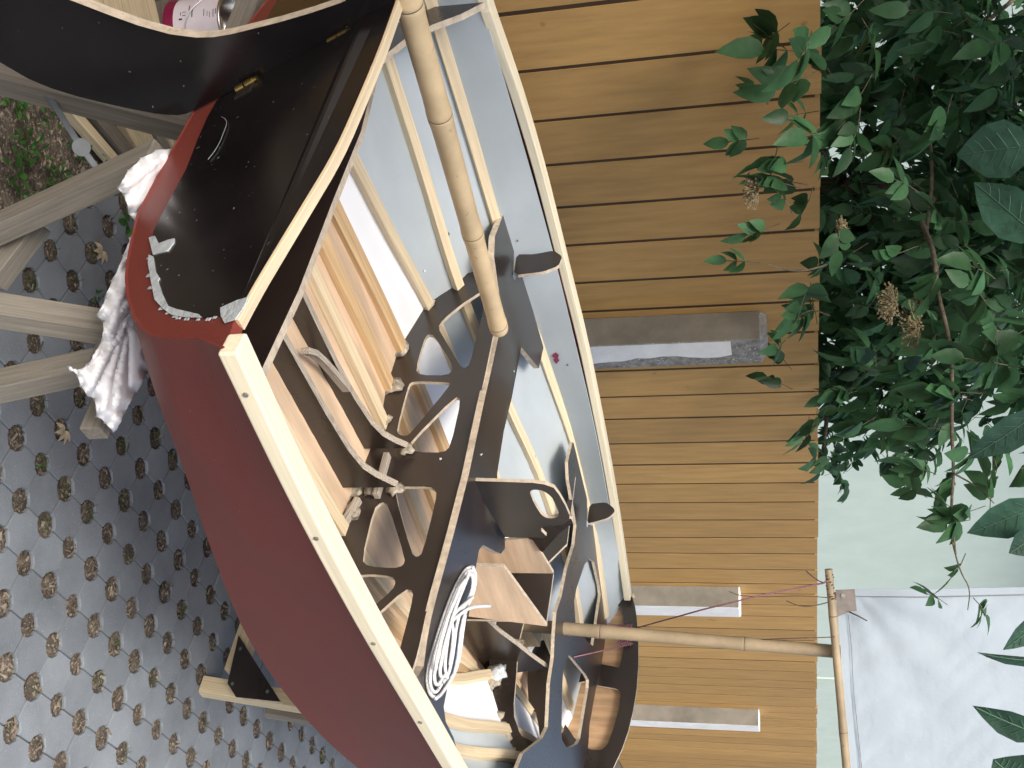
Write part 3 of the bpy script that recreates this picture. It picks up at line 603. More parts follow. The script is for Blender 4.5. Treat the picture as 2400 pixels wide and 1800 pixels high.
plate('bow_panel', [Sp(x, y, 2.775) for x, y in ((1470, 1400), (1484, 1470), (1484, 1600), (1468, 1700), (1430, 1780), (1300, 1780), (1280, 1700), (1290, 1500), (1330, 1425))], [], (.009, 0, 0), boat, ('gaboon2', 'edge'))
# epoxy smears where stringers meet the bulkhead
def smear(c, n_, r, parent=boat, m='epoxy', flat=.35):
    bm = bmesh.new(); bmesh.ops.create_icosphere(bm, subdivisions=2, radius=1)
    ax = np.array(n_); 
    for vtx in bm.verts:
        k = 1+rs.uniform(-.45, .6); p = np.array(vtx.co)*k*r*1.25; p = p-ax*(p@ax)*(1-flat); vtx.co = Vector(tuple(np.array(c)+p))
    me = bpy.data.meshes.new('m'); bm.to_mesh(me); bm.free(); return link('epoxy_fillet', me, parent, (m,), smooth=True)
for x, y, r in ((1063, 648, .012), (1000, 712, .013), (937, 815, .016), (906, 905, .018), (922, 903, .015), (889, 995, .015), (899, 986, .012), (826, 1205, .013), (818, 1190, .011), (830, 1150, .014), (868, 1148, .012), (950, 1055, .012), (925, 1145, .013)):
    smear(Sp(x, y, 1.055), (1, 0, 0), r)
for x, y, r in ((1160, 1585, .022), (1172, 1575, .018), (1155, 1600, .016), (1160, 1680, .016), (1168, 1715, .018), (1180, 1730, .015), (1208, 1508, .014), (1195, 1770, .014)):
    smear(Sp(x, y, 1.995), (1, 0, 0), r, m='filler' if r > .017 else 'epoxy')
for x, y in ((1204, 645), (1376, 1226)): smear(TWp(x, y) if x < 1300 else Zp(x, y, 1.0), (0, 0, 1), .008, m='filler')
smear(Zp(1480, 1396, 1.075), (1, 0, 0), .009, m='pine')
def on_strip(la, lb, x, y):
    best = None
    for s_ in np.linspace(.3, 2.7, 241):
        a = cr_interp(la, s_); b = cr_interp(lb, s_)
        for u in np.linspace(0, 1, 21):
            p = a+(b-a)*u; q = Bw(*p)-CAM; e = (1200+F*(q@XL)/(q@cv)-x)**2+(900-F*(q@YL)/(q@cv)-y)**2
            if best is None or e < best[0]: best = (e, p, u, s_)
    p = best[1]; d = cr_interp(lb, best[3])-cr_interp(la, best[3]); T = cr_interp(la, best[3]+.02)-cr_interp(la, best[3]-.02); n_ = np.cross(T, d); n_ /= np.linalg.norm(n_)
    if n_@(np.array([p[0], .7, 1.5])-p) < 0: n_ = -n_
    return p+n_*.0035, T/np.linalg.norm(T), d/np.linalg.norm(d), n_
def mark(la, lb, x, y, shape, m, name='paint_smear'):
    p, T, D_, n_ = on_strip(la, lb, x, y); plate(name, [p+T*a+D_*b for a, b in shape], [], n_*.0006, boat, (m, m))
mark(Gi, Ai, 1304, 836, [(-.022, -.004), (-.012, -.012), (.004, -.006), (.012, -.010), (.030, .004), (.012, .010), (.004, .004), (-.006, .012), (-.014, .004)], 'can_b')
mark(Gi, Ai, 1330, 850, [(-.006, -.001), (.004, -.004), (.006, .002), (.001, .001)], 'can_b')
mark(Ai, Bi, 1050, 546, [(-.008, -.001), (0, -.003), (.008, .004), (.004, .004), (-.002, .001)], 'timber3')
mark(Bi, Ci, 995, 632, [(-.004, -.001), (.003, -.002), (.004, .001), (-.002, .002)], 'white')
mark(Bi, Ci, 983, 662, [(-.01, -.001), (.009, -.002), (.01, .001), (-.008, .002)], 'white')
mark(Gi, Ai, 1212, 560, [(-.004, -.001), (.003, -.002), (.004, .001), (-.002, .002)], 'timber3')
for x, y, r in ((1255, 1070, 3), (1205, 870, 3), (1128, 1065, 4), (1032, 1075, 3), (1160, 1460, 3)):
    c = TWp(x, y) if x > 1135 else np.array(Sp(x, y, 1.058)); smear(c, (0, 0, 1) if x > 1135 else (1, 0, 0), .0022, m='filler', flat=.3)
# --- rudder on the transom centreline
tr_ = .700
ro = [(915, 22), (796, 83), (620, 174), (452, 260), (436, 267), (416, 270), (390, 269), (362, 266), (315, 257), (250, 243), (181, 226), (120, 207), (65, 184), (0, 146), (-90, 90), (-150, 20), (-170, -60), (-60, -70), (60, -28), (120, -14), (170, 2), (253, 34), (325, 60), (398, 80), (460, 88), (500, 87), (542, 80), (651, 53), (730, 30), (800, 6), (880, -38), (950, -60)]
rud = plate('rudder', [Tp(x, y, tr_) for x, y in ro], [], (0, .020, 0), boat, ('film_t', 'edge'))
for hx, hy in ((590, 203), (808, 93)):
    c = np.array(Tp(hx, hy, tr_-.006)); up_ = np.array([-.382, 0, 1]); up_ = up_/np.linalg.norm(up_)
    c = c-tn*.010+np.array([0, -.006, 0])
    v, f = join([tube([c-up_*.022, c-up_*.004], .0062, 14), tube([c-up_*.001, c+up_*.016], .0062, 14), tube([c+up_*.016, c+up_*.024], .0045, 12)])
    hg = link('hinge', mesh(v, f), boat, ('brass',), smooth=False)
    v, f = join([tube([c, c+np.array([0, -.022, 0])+tn*.004], .0022, 8), box((0, 0, 0), (0, 0, 0))]); link('hinge_bolt', mesh(v[:len(v)-8], f[:-6]), hg, ('brass',))
    k = c+np.array([0, -.012, 0])+tn*.006
    plate('hinge_bracket', [k+up_*a+np.array([0, b, 0]) for a, b in ((-.018, .01), (-.018, -.016), (.018, -.016), (.018, .01))], [], -tn*.006, hg, ('film', 'film'))
# drip of cured glue and a light scratch on the transom
v, f = tube(chaikin([np.array(tr(*p))-tn*.004 for p in ((523, 278), (533, 283), (536, 295), (528, 315), (521, 335), (508, 358), (492, 378))], 2, .25, closed=False), .00028, 5); link('scratch', mesh(v, f), boat, ('filler',))

# ================================================================= BAMBOO SPAR lying in the boat
def bamboo(name, a, b, r0, r1, nodes, label, cat, m='bamboo', ext=0):
    a = np.array(a); b = np.array(b); L = np.linalg.norm(b-a); d = (b-a)/L
    root = bpy.data.objects.new(name, None); sc.collection.objects.link(root); root.location = tuple(a); tag(root, label, cat); root.empty_display_size = .1
    us = sorted(set(list(np.linspace(0, L, 60))+[n+q for n in nodes for q in (-.05, -.02, -.008, -.003, 0, .003, .008, .02, .05) if 0 < n+q < L]))
    pts = [d*u for u in us]; rad = []
    for u in us:
        r = r0+(r1-r0)*u/L
        for n in nodes:
            q = u-n; r *= 1+.10*math.exp(-(q/.02)**2)-.06*math.exp(-(q/.0028)**2)
        rad.append(r)
    v, f = tube(pts, r0, 28, rad); o = link('cane', mesh(v, f), root, (m,), smooth=True)
    md = o.modifiers.new('e', 'EDGE_SPLIT'); md.split_angle = R(50)
    for n in nodes:
        r = (r0+(r1-r0)*n/L)*1.012; v, f = tube([d*(n-.0011), d*(n+.0011)], r*1.046, 28); link('cane_joint', mesh(v, f), root, ('node',), smooth=True)
    return root
pA = Bw(*Zp(956, 0, 1.13)); pB = Bw(*Zp(1170, 772, 1.026)); pd = (pB-pA)/np.linalg.norm(pB-pA); pS = pA-pd*1.1; Lp = np.linalg.norm(pB-pS)
def along(x, y):
    best = min(((abs((lambda q: (1200+F*(q@XL)/(q@cv)-x)*0+(900-F*(q@YL)/(q@cv)-y))(pS+pd*u-CAM)), u) for u in np.linspace(1.0, Lp, 900))); return best[1]
bamboo('bamboo_spar', pS, pB, .0225, .0205, [.55, along(0, 8), along(0, 268), along(0, 545), along(0, 760)], 'thick straw coloured bamboo pole lying across the transom and the dark thwart', 'bamboo pole')
# ================================================================= MAST, BOOM, SAIL
mq = Zp(1322, 1473, 1.0); mb = np.array(Bw(*mq)); mtop = onplane(1960, 1527, mb, np.array([0, 1., 0])); mdv = (mtop-mb)/np.linalg.norm(mtop-mb)
mfoot = mb-mdv*.155; mhead = mtop+mdv*1.4; Lm = np.linalg.norm(mhead-mfoot)
n1 = np.linalg.norm(onplane(1745, 1510, mb, np.array([0, 1., 0]))-mfoot); n0 = np.linalg.norm(onplane(1408, 1482, mb, np.array([0, 1., 0]))-mfoot)
mast = bamboo('mast', mfoot, mhead, .0195, .0160, [n0, n1, n1+.42, n1+.85], 'slim upright bamboo mast stepped in the bow of the dinghy', 'mast', 'bamboo2')
MP = mb.copy(); MP[1] -= .045; NY = np.array([0, 1., 0])
def mp(x, y, dy=0.): P = MP.copy(); P[1] += dy; return onplane(x, y, P, NY)
b0 = mp(1942, 1334); b1 = mp(1987, 1830); bd = (b1-b0)/np.linalg.norm(b1-b0); b2 = b1+bd*.7
boom = bamboo('boom', b0, b2, .0105, .0125, [.13, .45, .8], 'thin grey brown bamboo boom along the foot of the white sail', 'boom', 'bamboo2')
# sail sheet with wrinkles, hems
SO = mp(1985, 1382, .014)
def sl_(x, y, dy=.014): return mp(x, y, dy)-SO
ll = sl_(1980, 1384); lu = sl_(3300, 1372); rl_ = sl_(2040, 2350); ru = sl_(3250, 2500)
foot = [sl_(1960, 1386), sl_(1963, 1445), sl_(1970, 1520), sl_(1975, 1615), sl_(1980, 1725), sl_(1988, 1850), sl_(2025, 2330)]
foot_x = [p[0] for p in foot]; foot_z = [p[2] for p in foot]
sv = []; sfc = []; NX, NZ = 130, 130
for j in range(NZ):
    for i in range(NX):
        u = i/(NX-1); w_ = j/(NZ-1); xb = foot_x[0]+(foot_x[-1]-foot_x[0])*u; zb = np.interp(xb, foot_x, foot_z)
        x = xb*(1-w_)+(lu[0]+(ru[0]-lu[0])*u)*w_; z = zb*(1-w_)+(lu[2]+(ru[2]-lu[2])*u)*w_
        y = -.03*abs(math.sin(u*2.6)*math.sin(w_*3)) + .002*math.sin(14*math.atan2(z, x+.02)+2*u)*math.exp(-3*(x*x+z*z)) + .0014*math.sin(37*x+11*z)*math.sin(29*z+5*x) + .0007*math.sin(90*x+40*z+3*math.sin(20*z))
        if w_ < .02: y = .002
        sv.append((x, y, z))
for j in range(NZ-1):
    for i in range(NX-1): a = j*NX+i; sfc.append((a, a+1, a+1+NX, a+NX))
sail = tag(bpy.data.objects.new('sail', None), 'crinkled white sheet sail above the thin bamboo boom', 'sail'); sc.collection.objects.link(sail); sail.location = tuple(SO)
o = link('sail_cloth', mesh(sv, sfc), sail, ('sail',), smooth=True)
def on_sail(x, y, dy): return sl_(x, y, dy)
for seam in ([(1988, 1440), (1996, 1516), (2000, 1611), (2012, 1725), (2026, 1860)], [(2010, 1389), (2150, 1391), (2300, 1388), (2420, 1385), (2900, 1380)], [(2010, 1398), (2150, 1400), (2300, 1397), (2420, 1394)]):
    v, f = tube([on_sail(x, y, .008) for x, y in seam], .0009, 5); link('seam', mesh(v, f), sail, ('patch',))
hem = [on_sail(x, y, .004) for x, y in ((1963, 1440), (1970, 1520), (1975, 1615), (1980, 1725), (1990, 1860), (2016, 1860), (2003, 1725), (1993, 1611), (1989, 1520), (1982, 1440))]
plate('foot_hem', hem, [], (0, .002, 0), sail, ('sail', 'sail'))
hem = [on_sail(x, y, .004) for x, y in ((2003, 1381), (2150, 1381), (2400, 1376), (2900, 1372), (2900, 1386), (2400, 1392), (2150, 1398), (2003, 1397))]
plate('leech_hem', hem, [], (0, .002, 0), sail, ('sail', 'sail'))
plate('corner_patch', [on_sail(x, y, -.003) for x, y in ((1958, 1383), (2003, 1381), (2008, 1432), (1990, 1434), (1962, 1446))], [], (0, .002, 0), sail, ('patch', 'patch'))
v, f = tube([on_sail(1976, 1396, -.006), on_sail(1976, 1396, -.002)], .006, 14); link('eyelet', mesh(v, f), sail, ('tin',))
# cords
def cordobj(name, pts, r, m, label, it=2):
    P = chaikin(pts, it, .25, closed=False); o0 = P[0]; v, f = tube([p-o0 for p in P], r, 6); o = link(name, mesh(v, f), mats=(m,), smooth=True); o.location = tuple(o0); tag(o, label, 'cord'); return o
bwp = lambda x, y: np.array(Bw(*Sp(x, y, 2.74)))
cordobj('cord', [bwp(1484, 1474), mp(1650, 1428, -.02), mp(1790, 1394, -.02), mp(1928, 1367, -.012), mp(1940, 1360, -.012)], .0024, 'cord', 'taut pink cord running from the bow bulkhead up to the tip of the boom', 0)
cordobj('cord', [mp(1944, 1411, -.012), mp(1900, 1422, -.03), mp(1870, 1420, -.03), mp(1843, 1408, -.03)], .0016, 'cordb', 'loose brown cord end hanging below the boom beside the patch')
cordobj('cord', [mp(1945, 1401, -.012), mp(1880, 1396, -.02), mp(1800, 1399, -.02), mp(1736, 1397, -.02), mp(1708, 1386, -.02)], .0013, 'cordb', 'thin sagging cord level beside the second white post')
cordobj('cord', [mp(1932, 1367, -.014), mp(1912, 1358, -.03), mp(1889, 1338, -.03)], .002, 'cordb', 'short stiff cord end sticking out from the knot on the boom tip', 1)
cordobj('cord', [mp(1957, 1493, -.012), mp(1830, 1497, .03), mp(1700, 1503, .06)], .0016, 'cordb', 'thin cord from the boom down along the mast', 0)
cordobj('cord', [mp(1990, 1434, -.008), mp(2010, 1443, -.02), mp(2032, 1455, -.02)], .002, 'cordb', 'short brown cord end sticking out under the corner patch', 0)
cordobj('cord', [np.array(Bw(*Zp(1345, 1540, 1.003))), bwp(1440, 1519), bwp(1484, 1508)], .0018, 'cord', 'thin pink cord from the opening in the mast shelf to the bow bulkhead', 0)
cordobj('cord', [np.array(Bw(*Zp(1417, 1461, 1.003))), bwp(1450, 1465), bwp(1482, 1470)], .0018, 'cord', 'thin pink cord beside the mast above the shelf', 0)
def knot(c, ax, r, L, label, m='cord', turns=7):
    c = np.array(c); ax = ax/np.linalg.norm(ax); P = []
    U = np.cross(ax, (0, 1, 0)); U = U/np.linalg.norm(U); W = np.cross(ax, U)
    for i in range(turns*12):
        a = i/12*2*math.pi; u = i/(turns*12); P.append(ax*(L*(u-.5))+(r*(.8+.25*math.sin(i*1.7)))*(math.cos(a)*U+math.sin(a)*W))
    v, f = tube(P, .0022, 6); o = link('cord_lashing', mesh(v, f), mats=(m,), smooth=True); o.location = tuple(c); tag(o, label, 'lashing')
knot(bwp(1465, 1470), bf*0+XL, .010, .05, 'tangled pink cord lashing on the upper side of the mast')
knot(bwp(1463, 1508), XL, .010, .05, 'tangled pink cord lashing on the lower side of the mast')
knot(mp(1945, 1365, 0), bd, .0105, .045, 'brown cord wrapped round the tip of the boom', 'cordb', 5)
knot(mp(1950, 1398, 0), bd, .0115, .02, 'brown cord wrapped round the boom beside the corner patch', 'cordb', 3)
# ================================================================= ROPE COIL on the thwart
def c9(L, z0=0): return [(900+x*.30154, 1300+y*.30154) for x, y in L]
loops = [([(690, 95), (640, 105), (580, 200), (520, 330), (450, 520), (390, 720), (340, 900), (335, 1020), (370, 1110), (430, 1100), (470, 1030), (500, 950)], 0),
 ([(700, 130), (655, 120), (600, 200), (530, 360), (470, 530), (405, 740), (355, 920), (360, 1040), (400, 1080), (445, 1010), (480, 930), (505, 900)], 1),
 ([(705, 170), (670, 140), (625, 200), (560, 350), (490, 540), (430, 760), (385, 930), (400, 1020), (440, 990), (470, 900)], 2),
 ([(690, 95), (715, 160), (705, 260), (665, 370), (630, 450), (600, 560), (585, 700), (570, 820), (545, 930), (500, 1000), (450, 1080), (400, 1120)], 1),
 ([(680, 160), (695, 200), (680, 290), (640, 380), (590, 450), (560, 560), (545, 700), (525, 830), (500, 930), (460, 990)], 2),
 ([(820, 400), (760, 400), (700, 405), (640, 425), (570, 480), (520, 520), (500, 620), (480, 760), (470, 880), (490, 960)], 3),
 ([(660, 140), (640, 200), (590, 320), (550, 430), (510, 560), (470, 700), (445, 830), (430, 920), (450, 960), (480, 930)], 3),
 ([(650, 180), (600, 230), (560, 330), (500, 470), (450, 640), (410, 800), (400, 900)], 3),
 ([(690, 330), (620, 390), (560, 440), (520, 500), (540, 600), (530, 720), (510, 860)], 3),
 ([(630, 470), (615, 560), (600, 690), (585, 790), (560, 900), (520, 960)], 1)]
parts = []; RO = None
for L, lv in loops:
    P = []
    for x, y in c9(L):
        q = TWp(x, y); q[2] += .004+.0062*lv; q = np.array(toS(onz(x, y, q[2]))); P.append(Bw(*q))
    P = chaikin(P, 2, .25, closed=False)
    if RO is None: RO = P[0].copy()
    parts.append(tube([p-RO for p in P], .0038, 8))
v, f = join(parts); rope = link('rope_coil', mesh(v, f), mats=('rope',), smooth=True); rope.location = tuple(RO)
tag(rope, 'coil of white braided rope lying on the dark thwart', 'rope')
P = [Bw(*Tp(x, y, .25)) for x, y in ((745, 1175), (765, 1190), (776, 1215), (775, 1240))]; v, f = tube([p-P[0] for p in chaikin(P, 2, .25, closed=False)], .0016, 6)
o = link('cable_loop', mesh(v, f), mats=('cloth',), smooth=True); o.location = tuple(P[0]); tag(o, 'thin pale cable loop just inside the near rail', 'cable')

# ================================================================= TRESTLES
def lbar(parent, name, a, b, w, h, m, up=(0, 0, 1)):
    a = np.array(a, float); b = np.array(b, float); v, f = sweep([a, b], w, h, up); return link(name, mesh(v, f), parent, (m,), bevel=.002)
tres = empty('trestle', BO, R(48), 'weathered timber trestle under the stern, draped with a white cloth', 'trestle', 'trestles under the boat')
bA = np.array([.325, .205, .655]); bB = np.array([.20, 1.25, .655])
lbar(tres, 'top_beam', bA, bB, .042, .05, 'timber')
lbar(tres, 'under_beam', bA+np.array([.06, -.03, -.03]), bA+np.array([.03, .35, -.04]), .03, .035, 'timber')
for (x0, y0, zt0), (x1, y1, zb0) in (((252, 768, .64), (0, 728, .495)), ((215, 858, .62), (0, 905, .45))):
    a = np.array(Zp(x0, y0, zt0)); b = np.array(Zp(x1, y1, zb0)); d = b-a; k = a[2]/(a[2]-b[2]); e = a+d*k; lbar(tres, 'leg', a-d*.05, e, .046, .036, 'timber', (1, 0, 0))
L1 = (np.array(Zp(330, 385, .60)), np.array(Zp(0, 535, .27))); L2 = (np.array(Zp(455, 300, .60)), np.array(Zp(0, 183, .27)))
for a, b in (L1, L2):
    d = b-a; k = a[2]/(a[2]-b[2]); lbar(tres, 'leg', a-d*.12, a+d*k, .05, .042, 'timber', (1, 0, 0))
# folding steel stay between the far legs
g0 = np.array(Zp(112, 222, .36)); g2 = np.array(Zp(270, 452, .47)); g1 = np.array(Zp(190, 345, .43))
for a, b in ((g0, g1), (g1, g2)): lbar(tres, 'steel_stay', a+np.array([-.0, 0, .0]), b, .012, .003, 'steel', (0, -.7, .7))
for g, r in ((g1, .0165), (g0, .008), (g2, .006)):
    nn = np.array([-.4, -.6, .7]); nn = nn/np.linalg.norm(nn); v, f = tube([g-nn*.003, g+nn*.004], r, 20); link('stay_pivot', mesh(v, f), tres, ('steel',))
sb_ = lbar(tres, 'foot_block', Zp(85, 520, .30), Zp(-20, 660, .22), .045, .045, 'timber')
# forward trestle
t2 = empty('trestle', BO, R(48), 'pale timber trestle under the bow with a black triangular corner gusset', 'trestle', 'trestles under the boat')
def V2(x, y, t=.498): return np.array(Tp(x, y, t))
lbar(t2, 'leg', V2(473, 1608), V2(860, 1672), .05, .04, 'timber2', (1, 0, 0))
lbar(t2, 'leg', V2(625, 1664, .53), V2(880, 1705, .53), .04, .03, 'timber', (1, 0, 0))
lbar(t2, 'cross_beam', (1.92, .54, .09), (1.92, 1.15, .09), .05, .05, 'timber2')
lbar(t2, 'leg', (1.92, 1.12, 0), (1.97, 1.12, .60), .05, .05, 'timber2', (1, 0, 0)); lbar(t2, 'top_beam', (1.97, .45, .585), (1.97, 1.2, .585), .05, .06, 'timber2')
lbar(t2, 'white_batten', (1.90, .74, .13), (1.95, .80, .30), .01, .02, 'white')
gu = [Sp(x, y, 1.885) for x, y in ((559, 1489), (533, 1601), (553, 1634), (658, 1645))]
gp = plate('gusset', gu, [], (.009, 0, 0), t2, ('film', 'edge'))
for x, y in ((564, 1521), (545, 1603), (627, 1621)):
    c = np.array(Sp(x, y, 1.884)); v, f = tube([c, c+np.array([-.003, 0, 0])], .005, 10); link('screw', mesh(v, f), gp, ('steel',))
# --- white cloth draped over the stern trestle
cl_px = [(400, 350), (365, 355), (330, 372), (300, 400), (277, 440), (290, 455), (303, 500), (318, 520), (305, 560), (290, 600), (262, 660), (247, 700), (228, 738), (243, 752), (238, 800), (205, 855), (178, 868), (163, 857), (166, 868), (182, 880), (190, 905), (205, 925), (222, 935), (228, 975), (247, 990), (263, 1010), (272, 1005), (290, 965), (318, 920), (345, 870), (350, 830), (330, 760), (312, 690), (305, 620), (330, 500), (380, 420)]
W3 = [np.array(Zp(x, y, .70)) for x, y in cl_px]
cen = [(365, 400), (335, 440), (320, 480), (312, 540), (303, 600), (290, 660), (280, 710), (285, 760), (290, 800), (275, 840), (262, 880), (262, 920), (268, 960)]
bm = bmesh.new()
cr_s = np.random.RandomState(3)
CREASE = [(305+cr_s.uniform(-12, 8), 730+cr_s.uniform(-30, 40), cr_s.uniform(180, 300), cr_s.uniform(840, 1005), cr_s.uniform(.003, .008)*(1 if cr_s.rand() < .65 else -1), cr_s.uniform(3, 7)) for _ in range(15)]+[(cr_s.uniform(225, 265), cr_s.uniform(690, 800), cr_s.uniform(300, 320), cr_s.uniform(600, 700), cr_s.uniform(.003, .006), 5) for _ in range(6)]+[(cr_s.uniform(275, 320), cr_s.uniform(400, 500), cr_s.uniform(350, 400), cr_s.uniform(350, 420), cr_s.uniform(.002, .004), 4) for _ in range(5)]
def cloth_z(x, y):
    q = np.array(Zp(x, y, .70)); 
    e = min(math.hypot(x-a, y-b) for a, b in cl_px)
    zz = .70-.030*max(0, 1-e/26.)**1.4+.0025*math.sin(.045*x+.02*y)
    for (x0, y0, x1, y1, hh, ww) in CREASE:
        dx, dy = x1-x0, y1-y0; L2 = dx*dx+dy*dy; k = max(0, min(1, ((x-x0)*dx+(y-y0)*dy)/L2)); dd = math.hypot(x-x0-k*dx, y-y0-k*dy); zz += hh*math.exp(-(dd/(ww*(.6+.8*k))))
    return zz
def inside(x, y, P):
    c = False; n = len(P)
    for i in range(n):
        x0, y0 = P[i]; x1, y1 = P[i-1]
        if (y0 > y) != (y1 > y) and x < (x1-x0)*(y-y0)/(y1-y0)+x0: c = not c
    return c
loop = []
dens = []
for i in range(len(cl_px)):
    a, b = np.array(cl_px[i], float), np.array(cl_px[(i+1) % len(cl_px)], float); n = max(1, int(np.linalg.norm(b-a)/6))
    for k in range(n): dens.append(tuple(a+(b-a)*k/n+np.array([rs.uniform(-1.2, 1.2), rs.uniform(-1.2, 1.2)])))
grid = [(x+rs.uniform(-1, 1), y+rs.uniform(-1, 1)) for x in range(160, 410, 5) for y in range(340, 1015, 5) if inside(x, y, cl_px) and min(math.hypot(x-a, y-b) for a, b in dens) > 4]
from mathutils.geometry import delaunay_2d_cdt
allp = dens+grid
res = delaunay_2d_cdt([Vector(p) for p in allp], [], [list(range(len(dens)))], 1, 1e-4)
pts2 = res[0]; V3 = []
for p in pts2:
    zz = cloth_z(p.x, p.y); V3.append(Zp(p.x, p.y, zz))
cl0 = np.array([.30, .30, .69])
cm = mesh([np.array(p)-cl0 for p in V3], [tuple(t) for t in res[2]])
cl = link('cloth', cm, mats=('cloth',), smooth=True); cl.location = tuple(Bw(*cl0)); cl.rotation_euler = (0, 0, R(48))
md = cl.modifiers.new('t', 'SOLIDIFY'); md.thickness = .003
tag(cl, 'crumpled white cloth draped over the trestle beam beneath the stern', 'cloth')

# ================================================================= TIMBER, CAN, CRATE behind the stern
def plank(a, b, w, h, m, label, z=.03):
    A_ = onz(*a, z); B_ = onz(*b, z); v, f = sweep([A_-A_, B_-A_], w, h); o = link('timber_batten', mesh(v, f), mats=(m,), bevel=.002); o.location = tuple(A_); tag(o, label, 'batten', 'battens lying on the soil')
plank((110, 200), (285, 402), .026, .03, 'timber2', 'narrow pale batten on the soil, nearest the steel stay')
plank((175, 215), (325, 405), .045, .04, 'timber3', 'wide dark grey weathered batten beside the pale ones')
plank((255, 235), (345, 395), .028, .03, 'timber2', 'pale batten between the dark batten and the pale stack')
plank((283, 230), (362, 385), .03, .05, 'timber2', 'pale batten second in the stack by the cloth', .04)
plank((312, 230), (385, 375), .032, .05, 'timber', 'grey brown batten in the middle of the pale stack', .045)
plank((338, 225), (405, 365), .03, .06, 'timber2', 'pale batten fourth from the cloth in the stack', .05)
plank((366, 225), (428, 350), .035, .06, 'timber2', 'broad pale batten close to the maroon transom', .055)
plank((395, 215), (450, 335), .03, .06, 'timber2', 'pale batten against the foot of the maroon transom', .06)
plank((345, -150), (415, 90), .05, .06, 'timber', 'grey brown timber behind the crate beside the paint can', .05)
plank((310, -150), (375, 70), .03, .06, 'timber3', 'dark timber against the side of the crate', .05)
cr_ = onz(250, -30, .10); crate = empty('crate', (cr_[0], cr_[1], 0), R(22), 'low crate of pale boards with a white edge, behind the rudder', 'crate')
for k in range(5): link('slat', mesh(*box((0, -.16+k*.08, .10), (.46, .074, .014))), crate, ('timber2',), bevel=.001)
for k in (-1, 1): link('runner', mesh(*box((k*.19, 0, .045), (.04, .4, .09))), crate, ('timber2',))
link('white_edge', mesh(*box((.236, 0, .085), (.012, .42, .05))), crate, ('white',))
cc_ = onz(418, 72, .10); can = empty('paint_can', (cc_[0], cc_[1], .10), 0, 'open paint can with pale lilac label and dark red base standing behind the rudder', 'paint can')
rc, hc = .077, .166
v, f = tube([(0, 0, .0), (0, 0, .03)], rc+.0005, 40); link('can_base', mesh(v, f), can, ('can_b',), smooth=False)
v, f = tube([(0, 0, .03), (0, 0, hc-.008)], rc, 48, cap=False); link('can_body', mesh(v, f), can, ('can',), smooth=True)
prof = [(rc, hc-.008), (rc+.003, hc-.004), (rc+.002, hc), (rc-.008, hc-.001), (rc-.009, hc-.004), (rc-.012, .10), (0.0005, .10)]
v = []; f = []
for i in range(48):
    a = 2*math.pi*i/48
    for r_, z_ in prof: v.append((r_*math.cos(a), r_*math.sin(a), z_))
m_ = len(prof)
for i in range(48):
    for k in range(m_-1): a = i*m_+k; b = ((i+1) % 48)*m_+k; f.append((a, b, b+1, a+1))
link('can_rim', mesh(v, f, ), can, ('tin',), smooth=True)
v, f = tube([(0, 0, .101), (0, 0, .103)], rc-.013, 36); link('paint', mesh(v, f), can, ('paint_in',))
tag(link('timber_block', mesh(*box((cc_[0]+.01, cc_[1], .049), (.19, .17, .10), .5)), mats=('timber3',), bevel=.003), 'dark timber block under the paint can', 'block')
view = math.atan2(-cc_[1], -cc_[0])
def onlab(da, z0, z1, w_):
    parts = []; 
    for s_ in (-1, 1):
        pass
    a0 = view+da; v = []
    for z in (z0, z1):
        for q in (-w_, 0, w_): v.append(((rc+.0006)*math.cos(a0+q), (rc+.0006)*math.sin(a0+q), z))
    return v, [(0, 1, 4, 3), (1, 2, 5, 4)]
for nm, L in (('label_text', [(-.55, .085, .088, .16), (-.75, .075, .078, .1), (-.5, .12, .122, .13), (-.45, .13, .1315, .09), (-.4, .137, .1385, .1), (-.45, .147, .149, .14), (-.5, .154, .156, .1), (-.55, .052, .054, .06), (-.48, .058, .068, .012), (-.6, .058, .068, .012), (-.36, .048, .058, .03)]),):
    v, f = join([onlab(a, b, c, d) for a, b, c, d in L]); link(nm, mesh(v, f), can, ('ink',))
P = [(math.cos(view+a)*(rc+.004), math.sin(view+a)*(rc+.004), hc-.03-.07*math.cos(a*.9)**2) for a in np.linspace(-1.5, 1.5, 22)]
v, f = tube(P, .0016, 6); link('can_handle', mesh(v, f), can, ('tin',), smooth=True)

